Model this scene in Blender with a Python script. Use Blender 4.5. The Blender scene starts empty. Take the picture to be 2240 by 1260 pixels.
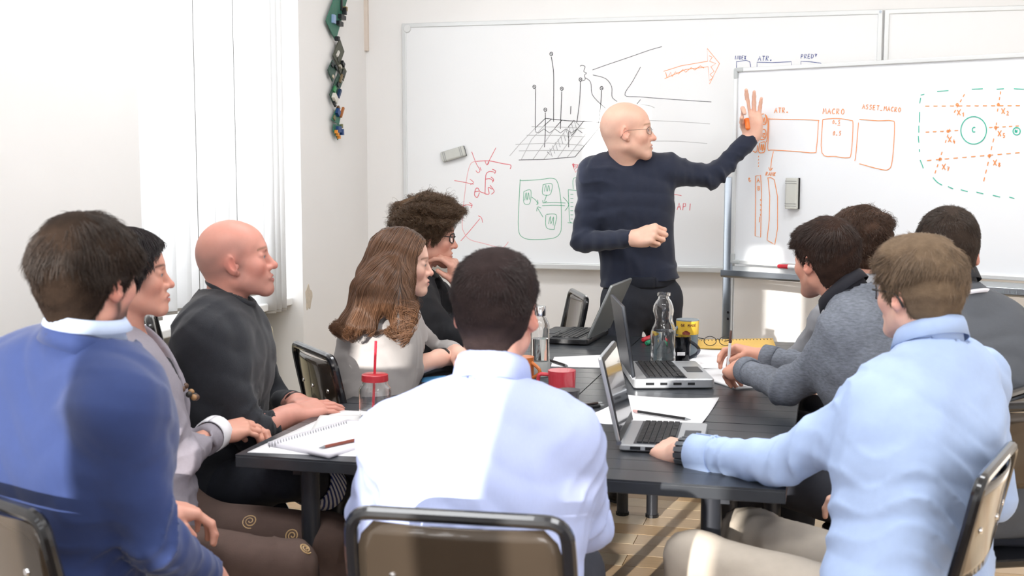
import bpy, bmesh, math, random
import numpy as np
from mathutils import Vector, Matrix
C = bpy.context.scene.collection
rnd = random.Random(7)
# ---------------------------------------------------------------- camera, sky, sun, fill lights, exposure
F = 2700.0; CAMH = 1.47; PITCH = math.atan(280 / 2700)
sc = bpy.context.scene
cam = bpy.data.cameras.new('camera'); cam_o = bpy.data.objects.new('camera', cam); C.objects.link(cam_o)
cam.sensor_width = 36; cam.lens = F / 2240 * 36
cam_o.location = (0, 0, CAMH); cam_o.rotation_euler = (math.pi / 2 - PITCH, 0, 0)
cam.clip_start = 0.02
cam.dof.use_dof = True; cam.dof.focus_distance = 4.6; cam.dof.aperture_fstop = 5.6
sc.camera = cam_o
sc.view_settings.view_transform = 'Standard'; sc.view_settings.look = 'None'
sc.view_settings.exposure = 0.12; sc.view_settings.gamma = 1; sc.view_settings.use_curve_mapping = False
sc.cycles.use_denoising = True
sc.cycles.max_bounces = 10; sc.cycles.transparent_max_bounces = 32; sc.cycles.sample_clamp_indirect = 6
YAW = math.radians(14.5)
U = np.array([math.sin(YAW), math.cos(YAW), 0]); V = np.array([math.cos(YAW), -math.sin(YAW), 0]); Z = np.array([0, 0, 1.0])
def rp(v, u, z=0.0): return V * v + U * u + Z * z            # room coordinates: v along the back wall, u into the depth
fw = np.array([0, math.cos(PITCH), -math.sin(PITCH)]); up_ = np.array([0, math.sin(PITCH), math.cos(PITCH)]); rt = np.array([1., 0, 0]); O = np.array([0, 0, CAMH])
def ray(x, y): return fw + (x - 1120) / F * rt - (y - 630) / F * up_
def W(x, y, Y): d = ray(x, y); return O + d * (Y / d[1])
def atz(x, y, z): d = ray(x, y); return O + d * ((z - CAMH) / d[2])
def onp(x, y, p, n): d = ray(x, y); return O + d * (np.dot(p - O, n) / np.dot(d, n))

world = bpy.data.worlds.new('sky'); sc.world = world; world.use_nodes = True
bg = world.node_tree.nodes['Background']; bg.inputs[0].default_value = (0.93, 0.96, 1.0, 1); bg.inputs[1].default_value = 4.5
sun = bpy.data.lights.new('sun', 'SUN'); sun.energy = 7.0; sun.angle = math.radians(0.6); sun.color = (1, 0.96, 0.9)
sun_o = bpy.data.objects.new('sun', sun); C.objects.link(sun_o)
SUN = V * 0.16 + U * 1.0 - Z * 0.20; SUN /= np.linalg.norm(SUN)
sun_o.rotation_euler = Vector(SUN).to_track_quat('-Z', 'Y').to_euler(); sun_o.location = (-3, -6, 6)
for i, (v, u) in enumerate([(-1.3, 1.2), (0.6, 1.2), (-1.3, 3.8), (0.6, 3.8)]):  # added overhead fill without fixtures, only to brighten the room
    L = bpy.data.lights.new('fill_light', 'AREA'); L.shape = 'RECTANGLE'; L.size = 1.2; L.size_y = 0.6; L.energy = 30; L.color = (0.96, 0.98, 1.0)
    o = bpy.data.objects.new('fill_light', L); C.objects.link(o); o.location = rp(v, u, 3.25); o.rotation_euler = (0, 0, -YAW)

# ---------------------------------------------------------------- materials
def lin(h):
    h = h.lstrip('#'); c = [int(h[i:i + 2], 16) / 255 for i in (0, 2, 4)]
    return tuple(x / 12.92 if x <= .04045 else ((x + .055) / 1.055) ** 2.4 for x in c)
MATS = {}
def mat(name, col, rough=0.6, metal=0.0, var=0.06, scale=30, bump=0.0, bscale=200, stretch=None, vcol=False, spec=0.5, sheen=0.0, sss=0.0, trans=0.0, emit=0.0, ior=1.45, rcoat=0.0):
    if name in MATS: return MATS[name]
    m = bpy.data.materials.new(name); m.use_nodes = True; nt = m.node_tree; N = nt.nodes; Lk = nt.links
    b = N['Principled BSDF']; c = lin(col) if isinstance(col, str) else col
    b.inputs['Roughness'].default_value = rough; b.inputs['Metallic'].default_value = metal
    b.inputs['Specular IOR Level'].default_value = spec; b.inputs['IOR'].default_value = ior
    b.inputs['Transmission Weight'].default_value = trans
    if sheen: b.inputs['Sheen Weight'].default_value = sheen
    if sss: b.inputs['Subsurface Weight'].default_value = sss; b.inputs['Subsurface Radius'].default_value = (0.01, 0.004, 0.002)
    if rcoat: b.inputs['Coat Weight'].default_value = rcoat
    if emit: b.inputs['Emission Color'].default_value = (*c, 1); b.inputs['Emission Strength'].default_value = emit
    tc = N.new('ShaderNodeTexCoord'); mp = N.new('ShaderNodeMapping'); Lk.new(tc.outputs['Object'], mp.inputs[0])
    if stretch: mp.inputs['Scale'].default_value = stretch
    nz = N.new('ShaderNodeTexNoise'); nz.inputs['Scale'].default_value = scale; nz.inputs['Detail'].default_value = 4; Lk.new(mp.outputs[0], nz.inputs['Vector'])
    rmp = N.new('ShaderNodeMapRange'); rmp.inputs['To Min'].default_value = 1 - var; rmp.inputs['To Max'].default_value = 1 + var; Lk.new(nz.outputs['Fac'], rmp.inputs['Value'])
    mix = N.new('ShaderNodeMix'); mix.data_type = 'RGBA'; mix.blend_type = 'MULTIPLY'; mix.inputs['Factor'].default_value = 1
    if vcol:
        a = N.new('ShaderNodeAttribute'); a.attribute_name = 'Col'; Lk.new(a.outputs['Color'], mix.inputs['A'])
    else: mix.inputs['A'].default_value = (*c, 1)
    Lk.new(rmp.outputs[0], mix.inputs['B']); Lk.new(mix.outputs['Result'], b.inputs['Base Color'])
    if bump:
        n2 = N.new('ShaderNodeTexNoise'); n2.inputs['Scale'].default_value = bscale; n2.inputs['Detail'].default_value = 3; Lk.new(mp.outputs[0], n2.inputs['Vector'])
        bp = N.new('ShaderNodeBump'); bp.inputs['Strength'].default_value = bump; bp.inputs['Distance'].default_value = 0.002
        Lk.new(n2.outputs['Fac'], bp.inputs['Height']); Lk.new(bp.outputs[0], b.inputs['Normal'])
    MATS[name] = m; return m
def glassmat(name, tint=(1, 1, 1), refl=1.0, rough=0.0):
    # thin glass: sees straight through, reflects by Fresnel
    if name in MATS: return MATS[name]
    m = bpy.data.materials.new(name); m.use_nodes = True; nt = m.node_tree; N = nt.nodes; Lk = nt.links
    N.remove(N['Principled BSDF'])
    t = N.new('ShaderNodeBsdfTransparent'); t.inputs[0].default_value = (*tint, 1)
    g = N.new('ShaderNodeBsdfGlossy'); g.inputs['Roughness'].default_value = rough
    lw = N.new('ShaderNodeLayerWeight'); lw.inputs[0].default_value = .5
    pw_ = N.new('ShaderNodeMath'); pw_.operation = 'POWER'; pw_.inputs[1].default_value = 4; Lk.new(lw.outputs['Facing'], pw_.inputs[0])
    ml = N.new('ShaderNodeMath'); ml.operation = 'MULTIPLY_ADD'; ml.inputs[1].default_value = .8 * refl; ml.inputs[2].default_value = .04 * refl; ml.use_clamp = True; Lk.new(pw_.outputs[0], ml.inputs[0])
    mx = N.new('ShaderNodeMixShader'); Lk.new(ml.outputs[0], mx.inputs[0]); Lk.new(t.outputs[0], mx.inputs[1]); Lk.new(g.outputs[0], mx.inputs[2])
    Lk.new(mx.outputs[0], N['Material Output'].inputs[0]); MATS[name] = m; return m
M_wall = mat('wall_paint', '#f0eeec', 0.85, var=0.02, scale=3, bump=0.08, bscale=120)
M_white = mat('white_gloss', '#f0f0ee', 0.35, var=0.02)
M_board = mat('whiteboard_enamel', '#eff0f1', 0.22, var=0.015, scale=2)
M_alu = mat('aluminium', '#c3c6c9', 0.32, 1.0, var=0.05, scale=8)
M_alul = mat('pale_aluminium', '#dadcdc', 0.4, 0.35, var=0.03, scale=8)
M_steel = mat('brushed_steel', '#a9b0b8', 0.28, 0.9, var=0.06, scale=6, stretch=(1, 1, 40))
M_blackm = mat('black_lacquered_metal', '#15161a', 0.22, 0.0, var=0.1, scale=10, rcoat=0.6)
M_blackp = mat('black_plastic', '#17181b', 0.4, var=0.1)
M_greyp = mat('grey_plastic', '#8c9092', 0.45, var=0.05)
M_paper = mat('paper', '#f4f3f5', 0.8, var=0.02, scale=20)
M_chrome = mat('chrome', '#d8d8da', 0.12, 1.0, var=0.02)
M_glass = glassmat('clear_glass')

# ---------------------------------------------------------------- object helpers
def link(name, me, m=None, parent=None, smooth=False):
    o = bpy.data.objects.new(name, me); C.objects.link(o)
    if m is not None:
        for x in (m if isinstance(m, (list, tuple)) else [m]): me.materials.append(x)
    if parent is not None:
        o.parent = parent
        o.matrix_parent_inverse = parent.matrix_world.inverted() if False else Matrix.Identity(4)
    if smooth: me.shade_smooth()
    return o
def tag(o, label, cat, group=None, kind=None):
    o['label'] = label; o['category'] = cat
    if group: o['group'] = group
    if kind: o['kind'] = kind
    return o
def thing(name, label, cat, loc=(0, 0, 0), rotz=0, group=None):
    o = bpy.data.objects.new(name, None); C.objects.link(o); o.empty_display_size = 0.05
    o.location = [float(x) for x in loc]; o.rotation_euler = (0, 0, rotz)
    return tag(o, label, cat, group)
def struct(o): o['kind'] = 'structure'; return o
class MB:
    """collects boxes, tubes, lathes and sheets in one mesh"""
    def __init__(s): s.v = []; s.f = []; s.mi = []; s.cur = 0
    def add(s, vs, fs):
        n = len(s.v); s.v += [tuple(float(c) for c in v) for v in vs]; s.f += [tuple(i + n for i in f) for f in fs]; s.mi += [s.cur] * len(fs); return s
    def box(s, c, d, ax=None):
        c = np.array(c, float); A = np.eye(3) if ax is None else np.array(ax, float)
        vs = [c + A[0] * x * d[0] / 2 + A[1] * y * d[1] / 2 + A[2] * z * d[2] / 2 for x in (-1, 1) for y in (-1, 1) for z in (-1, 1)]
        return s.add(vs, [(0, 1, 3, 2), (4, 6, 7, 5), (0, 4, 5, 1), (2, 3, 7, 6), (0, 2, 6, 4), (1, 5, 7, 3)])
    def rbox(s, c, d, r=0.01, n=4, ax=None, axis=2):
        """box with rounded outline (in the plane across axis)"""
        c = np.array(c, float); A = np.eye(3) if ax is None else np.array(ax, float)
        i, j = [k for k in range(3) if k != axis]; pts = []
        for (sx, sy, a0) in ((1, 1, 0), (-1, 1, 90), (-1, -1, 180), (1, -1, 270)):
            for k in range(n + 1):
                a = math.radians(a0 + 90 * k / n); pts.append((sx * (d[i] / 2 - r) + r * math.cos(a), sy * (d[j] / 2 - r) + r * math.sin(a)))
        m = len(pts); e = min(r * 0.25, d[axis] * 0.2)
        rings = [(-.5, 1 - 2 * e / max(d[i], d[j])), (-.5 + e / d[axis], 1), (.5 - e / d[axis], 1), (.5, 1 - 2 * e / max(d[i], d[j]))]
        vs = [c + A[i] * p[0] * q + A[j] * p[1] * q + A[axis] * h * d[axis] for h, q in rings for p in pts]
        fs = [(b * m + k, b * m + (k + 1) % m, (b + 1) * m + (k + 1) % m, (b + 1) * m + k) for b in range(3) for k in range(m)]
        fs += [tuple(range(m))[::-1], tuple(range(3 * m, 4 * m))]
        return s.add(vs, fs)
    def tube(s, pts, r, n=8, close=False, caps=True):
        P = [np.array(p, float) for p in pts]; m = len(P); R = r if isinstance(r, (list, tuple)) else [r] * m; vs = []; prev = None
        for i in range(m):
            t = (P[(i + 1) % m] - P[i - 1]) if close else (P[min(i + 1, m - 1)] - P[max(i - 1, 0)])
            t /= (np.linalg.norm(t) + 1e-12)
            if prev is None: a = np.cross(t, [0, 0, 1]) if abs(t[2]) < .9 else np.cross(t, [1, 0, 0])
            else: a = prev - t * np.dot(prev, t)
            a /= (np.linalg.norm(a) + 1e-12); prev = a; b = np.cross(t, a)
            for k in range(n): q = 2 * math.pi * k / n; vs.append(P[i] + R[i] * (a * math.cos(q) + b * math.sin(q)))
        fs = [(i * n + k, i * n + (k + 1) % n, ((i + 1) % m) * n + (k + 1) % n, ((i + 1) % m) * n + k) for i in range(m if close else m - 1) for k in range(n)]
        if caps and not close: fs += [tuple(range(n))[::-1], tuple(range((m - 1) * n, m * n))]
        return s.add(vs, fs)
    def lathe(s, prof, n=24, c=(0, 0, 0), wob=None):
        c = np.array(c, float); vs = []
        for r, z in prof:
            for k in range(n):
                a = 2 * math.pi * k / n; q = r * (1 + (wob(a, z) if wob else 0)); vs.append(c + [q * math.cos(a), q * math.sin(a), z])
        m = len(prof); fs = [(i * n + k, i * n + (k + 1) % n, (i + 1) * n + (k + 1) % n, (i + 1) * n + k) for i in range(m - 1) for k in range(n)]
        if prof[0][0] > 1e-4: fs.append(tuple(range(n))[::-1])
        if prof[-1][0] > 1e-4: fs.append(tuple(range((m - 1) * n, m * n)))
        return s.add(vs, fs)
    def prism(s, poly, h, o, ax, ay, az):
        """polygon (2D) in plane ax, ay at o, extruded by h along az"""
        o, ax, ay, az = [np.array(q, float) for q in (o, ax, ay, az)]; m = len(poly)
        vs = [o + ax * p[0] + ay * p[1] for p in poly] + [o + ax * p[0] + ay * p[1] + az * h for p in poly]
        return s.add(vs, [tuple(range(m))[::-1], tuple(range(m, 2 * m))] + [(i, (i + 1) % m, m + (i + 1) % m, m + i) for i in range(m)])
    def build(s, name, m, parent=None, smooth=False, bevel=0):
        me = bpy.data.meshes.new(name); me.from_pydata(s.v, [], s.f); me.update()
        if smooth == 'auto':
            me.shade_smooth()
            me.set_sharp_from_angle(angle=math.radians(35))
            smooth = False
        o = link(name, me, m, parent, bool(smooth))
        if max(s.mi or [0]) > 0: me.polygons.foreach_set('material_index', s.mi)
        if bevel:
            b = o.modifiers.new('bevel', 'BEVEL'); b.width = bevel; b.segments = 2; b.limit_method = 'ANGLE'
        bm = bmesh.new(); bm.from_mesh(me); bmesh.ops.recalc_face_normals(bm, faces=bm.faces); bm.to_mesh(me); bm.free()
        return o
AX = np.array([V, U, Z])          # room axes for boxes
def arc(c, r, a0, a1, n, ax, ay): return [np.array(c) + r * (np.array(ax) * math.cos(math.radians(a0 + (a1 - a0) * i / n)) + np.array(ay) * math.sin(math.radians(a0 + (a1 - a0) * i / n))) for i in range(n + 1)]
def fillet(pts, r, n=5):
    P = [np.array(p, float) for p in pts]; out = [P[0]]
    for i in range(1, len(P) - 1):
        a = P[i - 1] - P[i]; b = P[i + 1] - P[i]; la, lb = np.linalg.norm(a), np.linalg.norm(b); q = min(r, la * .48, lb * .48)
        p0 = P[i] + a / la * q; p1 = P[i] + b / lb * q
        for k in range(n + 1): t = k / n; out.append((1 - t) ** 2 * p0 + 2 * t * (1 - t) * P[i] + t * t * p1)
    return out + [P[-1]]
def copy_tree(o, parent=None):
    c = o.copy(); C.objects.link(c)
    if parent is not None: c.parent = parent
    for ch in o.children: copy_tree(ch, c)
    return c
def loc(root, p):   # world point to the local frame of a thing
    R = Matrix.Translation(root.location) @ root.rotation_euler.to_matrix().to_4x4()
    return np.array(R.inverted() @ Vector([float(x) for x in p]))
# ---------------------------------------------------------------- the room
VL, UB, VR, UR, CEIL = -2.356, 6.09, 3.0, -0.9, 3.3
def wall(name, rects, m=M_wall):
    mb = MB()
    for c, d in rects: mb.box(rp(*c), d, AX)
    return struct(mb.build(name, m))
# window openings in the left wall: (u0, u1)
WZ0, WZ1 = 0.84, 2.95; T = 0.12
WIN = [(3.89, 5.25)]
TL = 0.40; ND = 0.28                     # wall thickness, depth of the window niche
rects = []; cur = UR
for (a, b) in WIN:
    rects.append(((VL - TL / 2, (cur + a) / 2, CEIL / 2), (TL, a - cur, CEIL)))
    rects.append(((VL - ND - .06, (a + b) / 2, (CEIL + WZ1) / 2), (.12, b - a, CEIL - WZ1)))
    rects.append(((VL - ND - .06, (a + b) / 2, WZ0 / 2), (.12, b - a, WZ0)))
    cur = b
rects.append(((VL - TL / 2, (cur + UB + T) / 2, CEIL / 2), (TL, UB + T - cur, CEIL)))
wl = wall('wall_left', rects)
wall('wall_back', [(((VL + VR) / 2, UB + T / 2, CEIL / 2), (VR - VL + 0.0, T, CEIL))])
wall('wall_right', [((VR + T / 2, (UB + UR) / 2, CEIL / 2), (T, UB - UR + 2 * T, CEIL))])
# unseen rear wall; its openings are invented and placed to shape the sun patches
OP = [(-2.30, -2.02, 2.5, 3.12), (-2.14, -1.76, 1.25, 1.93), (-1.44, -1.12, 1.05, 1.78), (-1.64, -1.34, 0.92, 1.34), (-0.97, -0.80, 1.15, 1.5), (-1.41, -1.26, 1.93, 2.38), (0.6, 2.7, 0.9, 2.4)]
gv = sorted({VL - .1, VR + .1} | {x for o in OP for x in o[:2]}); gz = sorted({0, CEIL} | {x for o in OP for x in o[2:]})
rects = []
for a, b in zip(gv[:-1], gv[1:]):
    runs = []
    for z0, z1 in zip(gz[:-1], gz[1:]):
        m, n_ = (a + b) / 2, (z0 + z1) / 2
        if any(o[0] < m < o[1] and o[2] < n_ < o[3] for o in OP): continue
        if runs and abs(runs[-1][1] - z0) < 1e-6: runs[-1][1] = z1
        else: runs.append([z0, z1])
    rects += [(((a + b) / 2, UR - .02, (z0 + z1) / 2), (b - a, .04, z1 - z0)) for z0, z1 in runs]
wall('wall_rear_sun_mask', rects)
M_ceil = mat('ceiling_paint', '#f4f2ee', 0.9, var=0.01)
wall('ceiling', [(((VL + VR) / 2, (UR + UB) / 2, CEIL + 0.05), (VR - VL + 2 * T, UB - UR + 2 * T, 0.1))], M_ceil)
# parquet floor: single boards near the places where the photo shows the floor, under one slab
M_floor = mat('oak_parquet', '#c9ab86', 0.32, var=0.16, scale=6, stretch=(1, 1, 1), bump=0.05, bscale=60)
fl = struct(MB().box(rp((VL - .4 + VR) / 2, (UR + UB) / 2, -0.0585), (VR - VL + .4 + 2 * T, UB - UR + 2 * T, 0.1), AX).build('floor', mat('floor_joint', '#5a4632', 0.8)))
PL = {}
for k in range(5):
    h = ['#dcc4a2', '#d3b48f', '#c9aa83', '#e2cdae', '#d6bd9f'][k]
    PL[k] = mat('oak_board_%d' % k, h, 0.3, var=0.14, scale=5, stretch=(1.2, 14, 1), bump=0.04, bscale=40)
n = 0
pw, plen = 0.13, 1.1
me_p = {}
for i in range(int((VR - VL) / plen) + 1):
    for j in range(int((UB - 1.6) / pw) + 1):
        off = (0.55 if j % 2 else 0)
        v0 = max(VL, VL + i * plen - off); v1 = min(VR, VL + (i + 1) * plen - off); u0 = 1.6 + j * pw; u1 = min(UB, u0 + pw)
        if v1 - v0 < 0.05 or u1 - u0 < 0.03 or n >= 298: continue
        if u1 < 2.2 and v0 > -0.2 and False: continue
        key = (round(v1 - v0, 3), round(u1 - u0, 3), rnd.randrange(5))
        if key not in me_p:
            b = MB().box((0, 0, 0), (key[0] - 0.003, key[1] - 0.003, 0.012)); o = b.build('board', PL[key[2]], fl, bevel=0)
            me_p[key] = o.data
        else:
            o = bpy.data.objects.new('board', me_p[key]); C.objects.link(o); o.parent = fl
        o.location = rp((v0 + v1) / 2, (u0 + u1) / 2, -0.006); o.rotation_euler = (0, 0, -YAW); n += 1
# baseboards
def bb(name, c, d): return struct(MB().box(rp(*c), d, AX).build(name, mat('baseboard_paint', '#e4e1dc', 0.5, var=0.02), bevel=0.004))
bb('baseboard_back', ((VL + VR) / 2, UB - 0.009, 0.055), (VR - VL, 0.018, 0.11))
bb('baseboard_left', (VL + 0.009, (UB - .018 + WIN[0][1]) / 2, 0.055), (0.018, UB - .02 - WIN[0][1], 0.11))
bb('baseboard_left', (VL + 0.009, (UR + WIN[0][0]) / 2, 0.055), (0.018, WIN[0][0] - UR, 0.11))
# ---- window in the left wall
a, b = WIN[0]
wn = struct(bpy.data.objects.new('window_1', None)); C.objects.link(wn)
fr = MB(); xw = VL - ND - 0.04
for (u0, u1, z0, z1) in [(a, a + .07, WZ0, WZ1), (b - .07, b, WZ0, WZ1), (a, b, WZ0, WZ0 + .07), (a, b, WZ1 - .07, WZ1), ((a + b) / 2 - .05, (a + b) / 2 + .05, WZ0, WZ1), (a, b, 2.3, 2.37)]:
    fr.box(rp(xw, (u0 + u1) / 2, (z0 + z1) / 2), (0.06, u1 - u0, z1 - z0), AX)
fr.build('window_frame', M_white, wn, bevel=0.004)
for (u0, u1) in ((a + .07, (a + b) / 2 - .05), ((a + b) / 2 + .05, b - .07)):
    for (z0, z1) in ((WZ0 + .07, 2.3), (2.37, WZ1 - .07)):
        MB().box(rp(xw, (u0 + u1) / 2, (z0 + z1) / 2), (0.008, u1 - u0, z1 - z0), AX).build('window_pane', M_glass, wn)
MB().box(rp(VL - ND + .115, (a + b) / 2, WZ0 - 0.02), (0.23, b - a - .004, 0.035), AX).build('window_sill', M_white, wn, bevel=0.006)
# vertical slat blind in front of the window
M_slat = bpy.data.materials.new('blind_fabric'); M_slat.use_nodes = True
nt = M_slat.node_tree; N = nt.nodes; N.remove(N['Principled BSDF'])
d1 = N.new('ShaderNodeBsdfDiffuse'); d2 = N.new('ShaderNodeBsdfTranslucent'); mx = N.new('ShaderNodeMixShader')
wv = N.new('ShaderNodeTexNoise'); wv.inputs['Scale'].default_value = 300
cr = N.new('ShaderNodeMapRange'); cr.inputs['To Min'].default_value = .9; cr.inputs['To Max'].default_value = .98
nt.links.new(wv.outputs['Fac'], cr.inputs['Value']); nt.links.new(cr.outputs[0], d1.inputs[0]); nt.links.new(cr.outputs[0], d2.inputs[0])
mx.inputs[0].default_value = 0.6; nt.links.new(d1.outputs[0], mx.inputs[1]); nt.links.new(d2.outputs[0], mx.inputs[2]); nt.links.new(mx.outputs[0], N['Material Output'].inputs[0])
bl = thing('vertical_blind', 'white vertical slat blind hanging in front of the bright window', 'blind', rp(VL - 0.06, (a + b) / 2, WZ0), -YAW)
def bloc(v, u, z): return (v - (VL - 0.06), u - (a + b) / 2, z - WZ0)
MB().box(bloc(VL - .06, (a + b) / 2, 3.0), (0.05, b - a - .01, 0.04)).build('head_rail', M_white, bl)
ns = 13
for k in range(ns):
    u = a + 0.04 + (b - a - 0.06) * (k / (ns - 1)) if k < 10 else b - 0.26 + (k - 10) * 0.055
    ang = math.radians(28 + rnd.uniform(-9, 9)) if k < 10 else math.radians(62 + 8 * (k - 10))
    h = 0.09; dx, dy = math.sin(ang) * h / 2, math.cos(ang) * h / 2
    c = np.array(bloc(VL - .06, u, 0)); z0 = 0.06 + rnd.uniform(-.012, .012) if k < 10 else -0.035; bow = 0.012
    vs = []; nn = 4
    tz = [z0, 0.6, 1.3, 2.13]
    for z in tz:
        for j in range(nn + 1):
            t = j / nn * 2 - 1; vs.append((c[0] + dx * t + bow * (1 - t * t) * dy / h, c[1] + dy * t - bow * (1 - t * t) * dx / h, z))
    fs = [(i * (nn + 1) + j, i * (nn + 1) + j + 1, (i + 1) * (nn + 1) + j + 1, (i + 1) * (nn + 1) + j) for i in range(3) for j in range(nn)]
    mb = MB().add(vs, fs); so = mb.build('slat', M_slat, bl, smooth=True)
    sd = so.modifiers.new('thick', 'SOLIDIFY'); sd.thickness = 0.0012
    w = MB().box((c[0], c[1], z0 - .006), (0.006, h * 0.96, 0.012), [[math.cos(ang), -math.sin(ang), 0], [math.sin(ang), math.cos(ang), 0], [0, 0, 1]])
    w.build('weight', mat('blind_weight', '#9a948c', .6), so)
for k in (3, 6):
    u = a + 0.04 + (b - a - 0.06) * ((k + .5) / (ns - 1))
    MB().tube([bloc(VL - .01, u, 2.9), bloc(VL - .01, u, WZ0 + .1), bloc(VL - .015, u, WZ0 + .02)], [0.0015, 0.0015, 0.005], 6).build('pull_cord', mat('cord_grey', '#6d6a66', .7), bl)
# radiator under the window
rad = thing('radiator', 'cream column radiator under the window sill', 'radiator', rp(VL - 0.14, 4.62, 0), -YAW)
M_rad = mat('radiator_enamel', '#efe6c8', .4, var=.02)
for k in range(22):
    y = -0.62 + k * 0.052
    mb = MB()
    for x in (-0.045, 0.045): mb.tube(fillet([(x, y, .14), (x, y, .70)], .01), 0.016, 8)
    mb.tube([(-.05, y, .14), (.05, y, .14)], .022, 8).tube([(-.05, y, .70), (.05, y, .70)], .022, 8)
    mb.build('column', M_rad, rad, smooth='auto')
MB().tube([(0, -.66, .70), (0, .56, .70)], .014, 8).tube([(0, -.66, .14), (0, .56, .14)], .014, 8).build('pipe', M_rad, rad, smooth='auto')
MB().box((0, -.6, .07), (.05, .03, .14)).build('foot', M_rad, rad); MB().box((0, .5, .07), (.05, .03, .14)).build('foot', M_rad, rad)
# plaster chip on the corner of the window recess
ch = MB(); q = rp(VL - 0.001, 5.31, 0.83)
pts = [(0.05 * math.cos(t) * (1 + .25 * math.sin(3 * t + 1)) * .7, 0.055 * math.sin(t) * (1 + .2 * math.sin(5 * t))) for t in np.linspace(0, 2 * math.pi, 22)[:-1]]
ch.prism(pts, 0.0035, q, U, Z, V); o = ch.build('plaster_patch', mat('bare_plaster', '#cfc3b2', .95, var=.25, scale=60, bump=.6, bscale=90)); tag(o, 'rough chipped plaster patch at the edge of the window recess', 'plaster patch')
# cable duct on the back wall next to the corner
PB = rp(0, UB - 0.001, 0)          # a point of the back wall plane
q0 = onp(803, 112, PB, U); v0 = float(q0 @ V); z0 = float(q0[2])
o = MB().box(rp(v0, UB - 0.012, (z0 + CEIL) / 2), (0.024, 0.024, CEIL - z0), AX).build('cable_duct', mat('duct_plastic', '#ddd0c4', .5), bevel=.002); tag(o, 'narrow beige cable duct running down the wall beside the corner', 'cable duct')
# ---------------------------------------------------------------- whiteboards and writing
# small stroke alphabet for the handwriting, unit cell x 0..1, y 0..1
GL = {
 'A': [[(0, 0), (.45, 1), (.9, 0)], [(.2, .4), (.75, .42)]], 'B': [[(0, 0), (0, 1), (.6, .9), (.6, .6), (.05, .52), (.7, .4), (.65, .08), (0, 0)]],
 'C': [[(.8, .85), (.5, 1), (.1, .75), (0, .4), (.3, .03), (.8, .1)]], 'D': [[(0, 0), (0, 1), (.6, .85), (.75, .5), (.55, .1), (0, 0)]],
 'E': [[(.7, 1), (0, 1), (0, 0), (.75, 0)], [(0, .5), (.6, .52)]], 'F': [[(.7, 1), (0, 1), (0, 0)], [(0, .52), (.55, .55)]],
 'G': [[(.7, .9), (.2, .9), (0, .4), (.4, 0), (.7, .3), (.4, .4)]], 'I': [[(.3, 0), (.35, 1)]], 'K': [[(0, 0), (0, 1)], [(.7, 1), (0, .45), (.75, 0)]],
 'M': [[(0, 0), (.15, 1), (.45, .4), (.75, 1), (.95, 0)]], 'N': [[(0, 0), (.05, 1), (.65, .05), (.75, 1)]],
 'O': [[(.4, 1), (.05, .7), (.05, .25), (.4, 0), (.8, .3), (.75, .75), (.4, 1)]], 'P': [[(0, 0), (.05, 1), (.6, .95), (.65, .6), (.05, .45)]],
 'R': [[(0, 0), (.05, 1), (.6, .95), (.6, .6), (.05, .5), (.7, 0)]], 'S': [[(.75, .9), (.3, 1), (.05, .75), (.65, .4), (.5, .02), (0, .1)]],
 'T': [[(0, 1), (.85, .97)], [(.42, 1), (.4, 0)]], 'X': [[(0, 1), (.75, 0)], [(.7, 1), (0, 0)]], 'L': [[(.1, 1), (.05, .05), (.6, 0)]],
 'x': [[(0, .9), (.7, 0)], [(.75, 1), (0, .02)]], 't': [[(.3, 1), (.2, .3), (.5, 0), (.8, .35)], [(0, .7), (.6, .72)]],
 '.': [[(.1, .0), (.4, .02), (.4, .14), (.12, .12), (.1, .0)]], '_': [[(0, 0), (.7, .02)]], '0': [[(.4, 1), (.05, .6), (.2, .05), (.6, .1), (.7, .7), (.4, 1)]],
 '1': [[(.1, .7), (.45, 1), (.45, 0)]], '2': [[(.05, .8), (.4, 1), (.65, .7), (.05, 0), (.8, .05)]], '3': [[(.1, .9), (.6, .9), (.3, .55), (.65, .3), (.1, 0)]],
 '4': [[(.35, 1), (.05, .4), (.7, .45)], [(.5, .7), (.45, 0)]], '5': [[(.7, 1), (.15, 1), (.1, .55), (.6, .5), (.6, .1), (.05, .02)]],
 '7': [[(0, 1), (.7, 1), (.25, 0)], [(.1, .5), (.6, .5)]], '8': [[(.65, .85), (.3, 1), (.1, .75), (.65, .3), (.3, 0), (.05, .3), (.65, .85)]],
 '(': [[(.4, 1), (.1, .5), (.4, 0)]], ')': [[(.1, 1), (.4, .5), (.1, 0)]], '|': [[(.2, 1.1), (.2, -.1)]], '-': [[(0, .5), (.6, .5)]], '>': [[(.1, .9), (.6, .5), (.1, .1)]],
 'v': [[(0, 1), (.35, .3), (.7, 1), (0, 1), (.6, .95), (.3, .5)]], 'g': [[(.6, .7), (.1, .7), (.1, .2), (.55, .2), (.6, .7), (.55, -.3), (.1, -.3)]],
 'r': [[(.1, .7), (.12, 0)], [(.12, .5), (.5, .7)]], 'a': [[(.6, .6), (.2, .7), (.05, .3), (.3, 0), (.6, .2), (.6, .7), (.65, 0)]], 'p': [[(.1, .7), (.1, -.35)], [(.1, .6), (.6, .65), (.6, .15), (.1, .1)]],
 'h': [[(.1, 1), (.1, 0)], [(.1, .5), (.5, .65), (.6, 0)]], 'i': [[(.3, .7), (.3, 0)], [(.3, .9), (.3, .98)]], 'e': [[(.05, .4), (.6, .4), (.5, .7), (.15, .65), (.05, .3), (.3, 0), (.6, .1)]],
 'y': [[(.05, .7), (.35, .1)], [(.65, .7), (.2, -.35)]], 'w': [[(0, .7), (.2, 0), (.4, .6), (.6, 0), (.8, .7)]], 'n': [[(.1, .7), (.1, 0)], [(.1, .5), (.5, .7), (.6, 0)]], ' ': [],
}
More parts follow.
